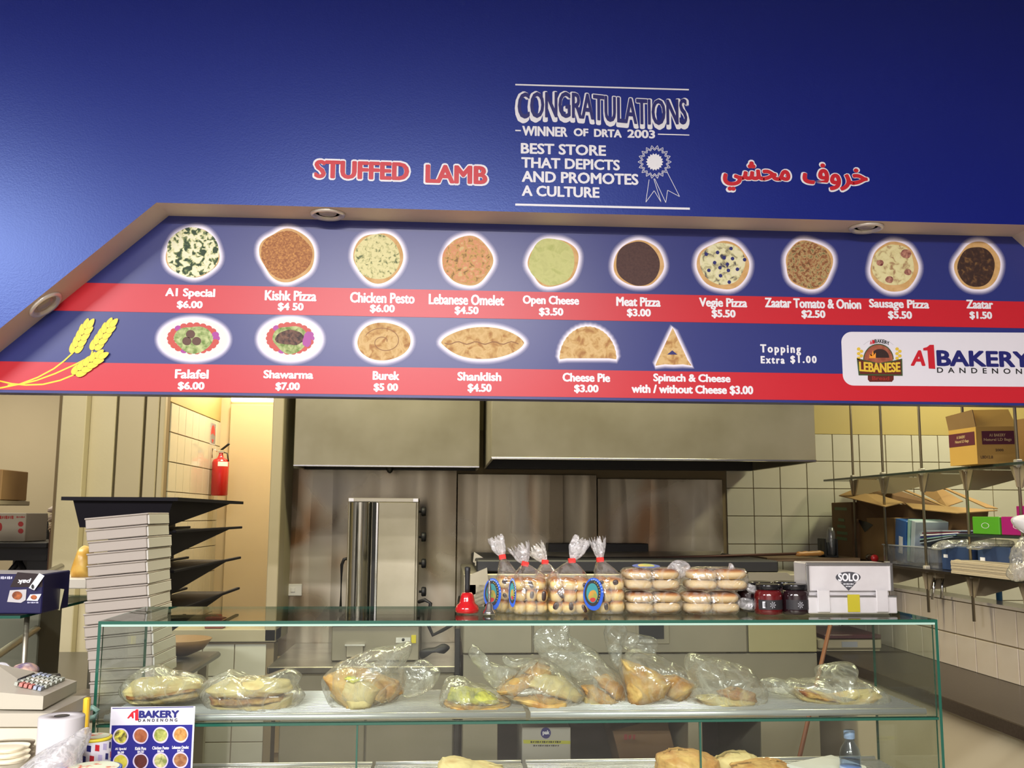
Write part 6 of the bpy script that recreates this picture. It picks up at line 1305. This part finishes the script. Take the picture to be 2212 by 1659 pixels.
m = MB(); m.hull([W(62, 1270, BY - .01), W(85, 1238, BY - .01), W(96, 1244, BY - .01), W(74, 1275, BY - .01), W(62, 1270, BY - .008), W(96, 1244, BY - .008)], WHITE); fan(m, (71, 1267), blob(71, 1267, 3, 5, 10), BY - .011, BLACK, .002); tag(m.build('price_tag'), 'small white tag leaning on the dark carton', 'tag')
m = MB(); q0 = W(112, 1288, 3.05); m.box(q0.x - .02, q0.x + .03, 3.05, 3.052, 1.264, W(112, 1270, 3.05).z, mat('small_cream_card', (.62, .58, .34), .5), 0, Matrix.Rotation(.15, 3, 'Y')); tag(m.build('price_card'), 'small cream card on the glass shelf', 'card')
# white board and onion sack
MB().box(W(88, 1255, 3.55).x, W(187, 1255, 3.55).x, 3.55, 3.85, W(140, 1272, 3.55).z, W(140, 1250, 3.55).z, mat('white_board', (.60, .55, .44), .5), .003).build('x6')
o = bpy.data.objects['x6']; o.name = 'white_box'; tag(o, 'flat white box under the yellow sack at the left', 'box')
MB().box(-1.62, -1.42, 3.6, 3.8, .9, W(140, 1272, 3.55).z - .002, mat('grey_green_block', (.20, .19, .13), .6), .004).build('x7'); o = bpy.data.objects['x7']; o.name = 'stand_block'; tag(o, 'grey green pedestal under the flat white box', 'stand')
m = MB(); pillow(m, [(155, 1248), (162, 1215), (172, 1190), (182, 1178), (200, 1190), (205, 1230), (195, 1250)], 3.66, .06, mat('yellow_sack', (.62, .33, .05), .35, c2=(.75, .5, .12), nscale=20), 40, 8, .006, 20); tag(m.build('yellow_sack'), 'yellow plastic sack standing beside the pizza boxes', 'sack')
# steel rails
m = MB(); q_ = W(62, 1258, 3.9); m.tube([Vector((q_.x, q_.y, .901)), q_, W(132, 1224, 4.3)], .014, CHROME, 12); tag(m.build('steel_rail'), 'short bright steel rail above the flat white box', 'rail')
m = MB(); m.tube([W(0, 1412, 3.2) + (W(0, 1412, 3.2) - W(126, 1326, 3.9)) * 3.2, W(126, 1326, 3.9)], .012, STEEL, 12); tag(m.build('steel_rail'), 'long steel rail under the left glass shelf', 'rail')
# back room furniture
tb = thing('black_table', 'black table with crossed legs in the left back room', 'table', (-3.0, 5.9, 0))
TYZ = W(60, 1172, 5.6).z; xa, xb = W(-120, 1180, 5.6).x, W(102, 1180, 5.6).x
MB().box(xa, xb, 5.6, 6.3, TYZ - .03, TYZ, BLACK, .004).build('table_top', tb); MB().box(xa + .1, xb - .02, 5.65, 6.25, TYZ - .10, TYZ - .03, BLACK).build('frame', tb)
for a, b in (((60, 1190), (0, 1260)), ((28, 1190), (70, 1262))):
    m = MB(); p_, q_ = W(*a, 5.7), W(*b, 5.7); d = (q_ - p_); q2 = p_ + d * (p_.z / -d.z); m.tube([p_, q2], .016, BLACK, 8); m.build('leg', tb)
m = MB(); m.box(W(66, 1200, 5.7).x, xb, 5.66, 6.2, .02, TYZ - .10, BLACK); m.build('side_cupboard', tb)
t = thing('fruit_carton', 'white carton with red fruit print on the black table', 'box', tuple(W(30, 1168, 5.7))); xa, xb = W(-80, 1140, 5.7).x, W(55, 1140, 5.7).x
xm_ = W(31, 1140, 5.7).x
MB().box(xa, xb, 5.7, 6.0, TYZ + .001, W(30, 1108, 5.7).z, mat('dull_white_card', (.50, .46, .38), .6), .003).build('carton_body', t)
m = MB(); RI = mat('red_fruit_ink', (.45, .04, .04), .5)
marks(m, 0, 1114, 30, 1121, 5.7, RI, 7); marks(m, 36, 1115, 54, 1119, 5.7, RI, 5)
for v in (1132, 1147): fan(m, (45, v), blob(45, v, 6, 5.5, 14), 5.7, RI, .001)
fan(m, (0, 1138), blob(0, 1138, 5, 9, 14), 5.7, RI, .001); m.build('print', t)
t = thing('black_chair', 'black wooden chair with open back behind the table', 'chair', tuple(W(85, 1170, 6.4)))
m = MB(); 
for u in (71, 98): m.tube([W(u - 1, 1112, 6.4), W(u + 4, 1175, 6.4), Vector((W(u + 4, 1175, 6.4).x, 6.4, 0))], .018, BLACK, 8)
m.build('back_posts', t); a_, b_ = W(72, 1121, 6.4), W(97, 1121, 6.4); MB().box(a_.x, b_.x, 6.385, 6.415, a_.z - .02, a_.z + .018, BLACK, .004).build('top_rail', t); a_, b_ = W(74, 1142, 6.4), W(97, 1142, 6.4)
MB().box(a_.x, b_.x, 6.385, 6.415, a_.z - .12, a_.z + .02, BLACK, .004).build('back_slat', t); MB().box(a_.x - .03, b_.x + .03, 5.98 + .35, 6.75, .68, .72, BLACK, .01).build('seat', t)
MB().box(a_.x - .1, a_.x + .02, 6.35, 6.5, .7, W(60, 1135, 6.4).z, BLACK, .01).build('side_panel', t)
# shelf rack with goods behind the post
t = thing('grey_shelf_upright', 'pale grey steel shelf unit partly hidden by the post', 'shelf unit', tuple(W(125, 1200, 5.6)))
m = MB(); a_, b_ = W(132, 880, 5.6), W(122, 1090, 5.6); m.hull([W(129, 872, 5.6), W(138, 872, 5.6), W(120, 1180, 5.6), W(128, 1180, 5.6), W(129, 872, 5.65), W(138, 872, 5.65), W(120, 1180, 5.65), W(128, 1180, 5.65)], mat('grey_pink_steel', (.34, .28, .25), .4)); m.build('upright', t)
for v in (904, 1016, 1148): p_ = W(132, v, 5.62); MB().box(p_.x, p_.x + .3, 5.62, 6.0, p_.z - .01, p_.z + .01, MATS['grey_pink_steel']).build('shelf', t)
for i, (v0, v1, mm, lb_) in enumerate(((872, 886, mat('green_pack', (.08, .25, .06), .5), 'green and red packet on the upper shelf behind the post'), (887, 903, DARK, 'dark packet under the green packet behind the post'), (915, 950, mat('white_pack', (.6, .58, .55), .5), 'tall white packet behind the post'), (953, 970, BLACK, 'small black packet behind the post'), (972, 1014, MATS['white_pack'], 'lower white packet behind the post'))):
    p_ = W(140, v1, 5.64); q_ = W(156, v0, 5.64); m = MB(); m.box(p_.x, q_.x, 5.64, 5.8, p_.z + .002, q_.z, mm, .003); o = tag(m.build('packet'), lb_, 'packet', 'packets on the shelf behind the post')
    if i == 0: m = MB(); marks(m, 142, 879, 153, 886, 5.638, RED, 3); m.build('lettering', o)
for i, (v0, v1, c_) in enumerate(((1090, 1108, (.60, .50, .42)), (1106, 1128, (.52, .42, .32)), (1124, 1146, (.46, .34, .22)))):
    m = MB(); pillow(m, [(107 + i, v1 - 6), (110, v0 + 8), (128, v0), (170, v0), (170, v1), (112, v1)], 5.55, .09, mat('sack_%s' % 'abc'[i], c_, .6), 40, 6, .006, 12)
    tag(m.build('flour_sack'), '%s pale sack in the small heap beside the post' % ('topmost', 'middle', 'lowest')[i], 'sack', 'sacks heaped beside the post')
MB().box(W(110, 1160, 5.5).x, W(150, 1160, 5.5).x, 5.47, 5.75, 0, W(120, 1146, 5.5).z, mat('brown_cupboard', (.12, .06, .03), .5), .004).build('x8'); o = bpy.data.objects['x8']; o.name = 'brown_cupboard'; tag(o, 'brown low cupboard under the heap of sacks', 'cupboard')
MB().box(W(-60, 1000, 5.0).x, W(7, 1000, 5.0).x, 5.0, 5.3, W(0, 1080, 5.0).z, W(0, 1014, 5.0).z, CARD, .003).build('x9'); o = bpy.data.objects['x9']; o.name = 'cardboard_box'; tag(o, 'brown cardboard box at the left picture edge', 'box')
o['label'] = 'brown cardboard box high up beyond the black table'
MB().box(-3.3, W(6, 1000, 5.0).x, 4.98, 5.35, W(0, 1080, 5.0).z - .025, W(0, 1080, 5.0).z - .001, CREAM2, .003).box(-3.3, -3.24, 4.98, 5.35, 0, W(0, 1080, 5.0).z - .026, CREAM2).build('x10'); o = bpy.data.objects['x10']; o.name = 'wall_shelf'; tag(o, 'cream shelf under the high cardboard box', 'shelf')

# ------------------------------------------------------------------ third level: pieces that belong to a part
def under(things, child, parent):
    for t in [o for o in bpy.data.objects if o.parent is None and o.name.split('.')[0] == things]:
        ch = list(t.children); p = [c for c in ch if c.name.split('.')[0] == parent]
        if not p: continue
        for c in ch:
            if c.name.split('.')[0] == child and c.parent == t: c.parent = p[0]
for a, b, c in (('jam_jar', 'jar_label', 'jar_body'), ('jam_jar', 'barcode_label', 'jar_body'), ('power_outlet', 'switch', 'face_plate'), ('upright_grill', 'drawer_pull', 'base_box'), ('upright_grill', 'control_plate', 'base_box'),
                ('upright_grill', 'sticker', 'base_box'), ('deck_oven', 'oven_window', 'window_frame'), ('fire_extinguisher', 'paper_label', 'cylinder'), ('napkin_dispenser', 'emblem', 'face_plate'), ('napkin_dispenser', 'yellow_tape', 'lower_lip'),
                ('napkin_dispenser', 'clip', 'lower_lip'), ('water_bottle', 'bottle_label', 'bottle_body'), ('extinguisher_sign', 'red_mark', 'sign_plate'), ('paper_cup_carton', 'round_logo', 'carton_body'), ('printed_tin', 'lid_print', 'tin_body'),
                ('printed_tin', 'print_patch', 'tin_body'), ('cash_register', 'key', 'upper_case'), ('roll_pack', 'oval_label', 'bag_film'), ('pizza_box', 'end_flap', 'tray')):
    under(a, b, c)
key = lambda o: (o.name.split('.') + ['000'])[1]
for stems, n0_ in (('pizza_picture', 0), ('plate_picture', 10), ('pastry_picture', 12)):
    pics = sorted([o for o in menu.children if o.name.split('.')[0] == stems], key=key); hal = sorted([o for o in bpy.data.objects if o.name.split('.')[0] == 'halo'], key=key)
    for k, p_ in enumerate(pics): hal[n0_ + k].parent = p_
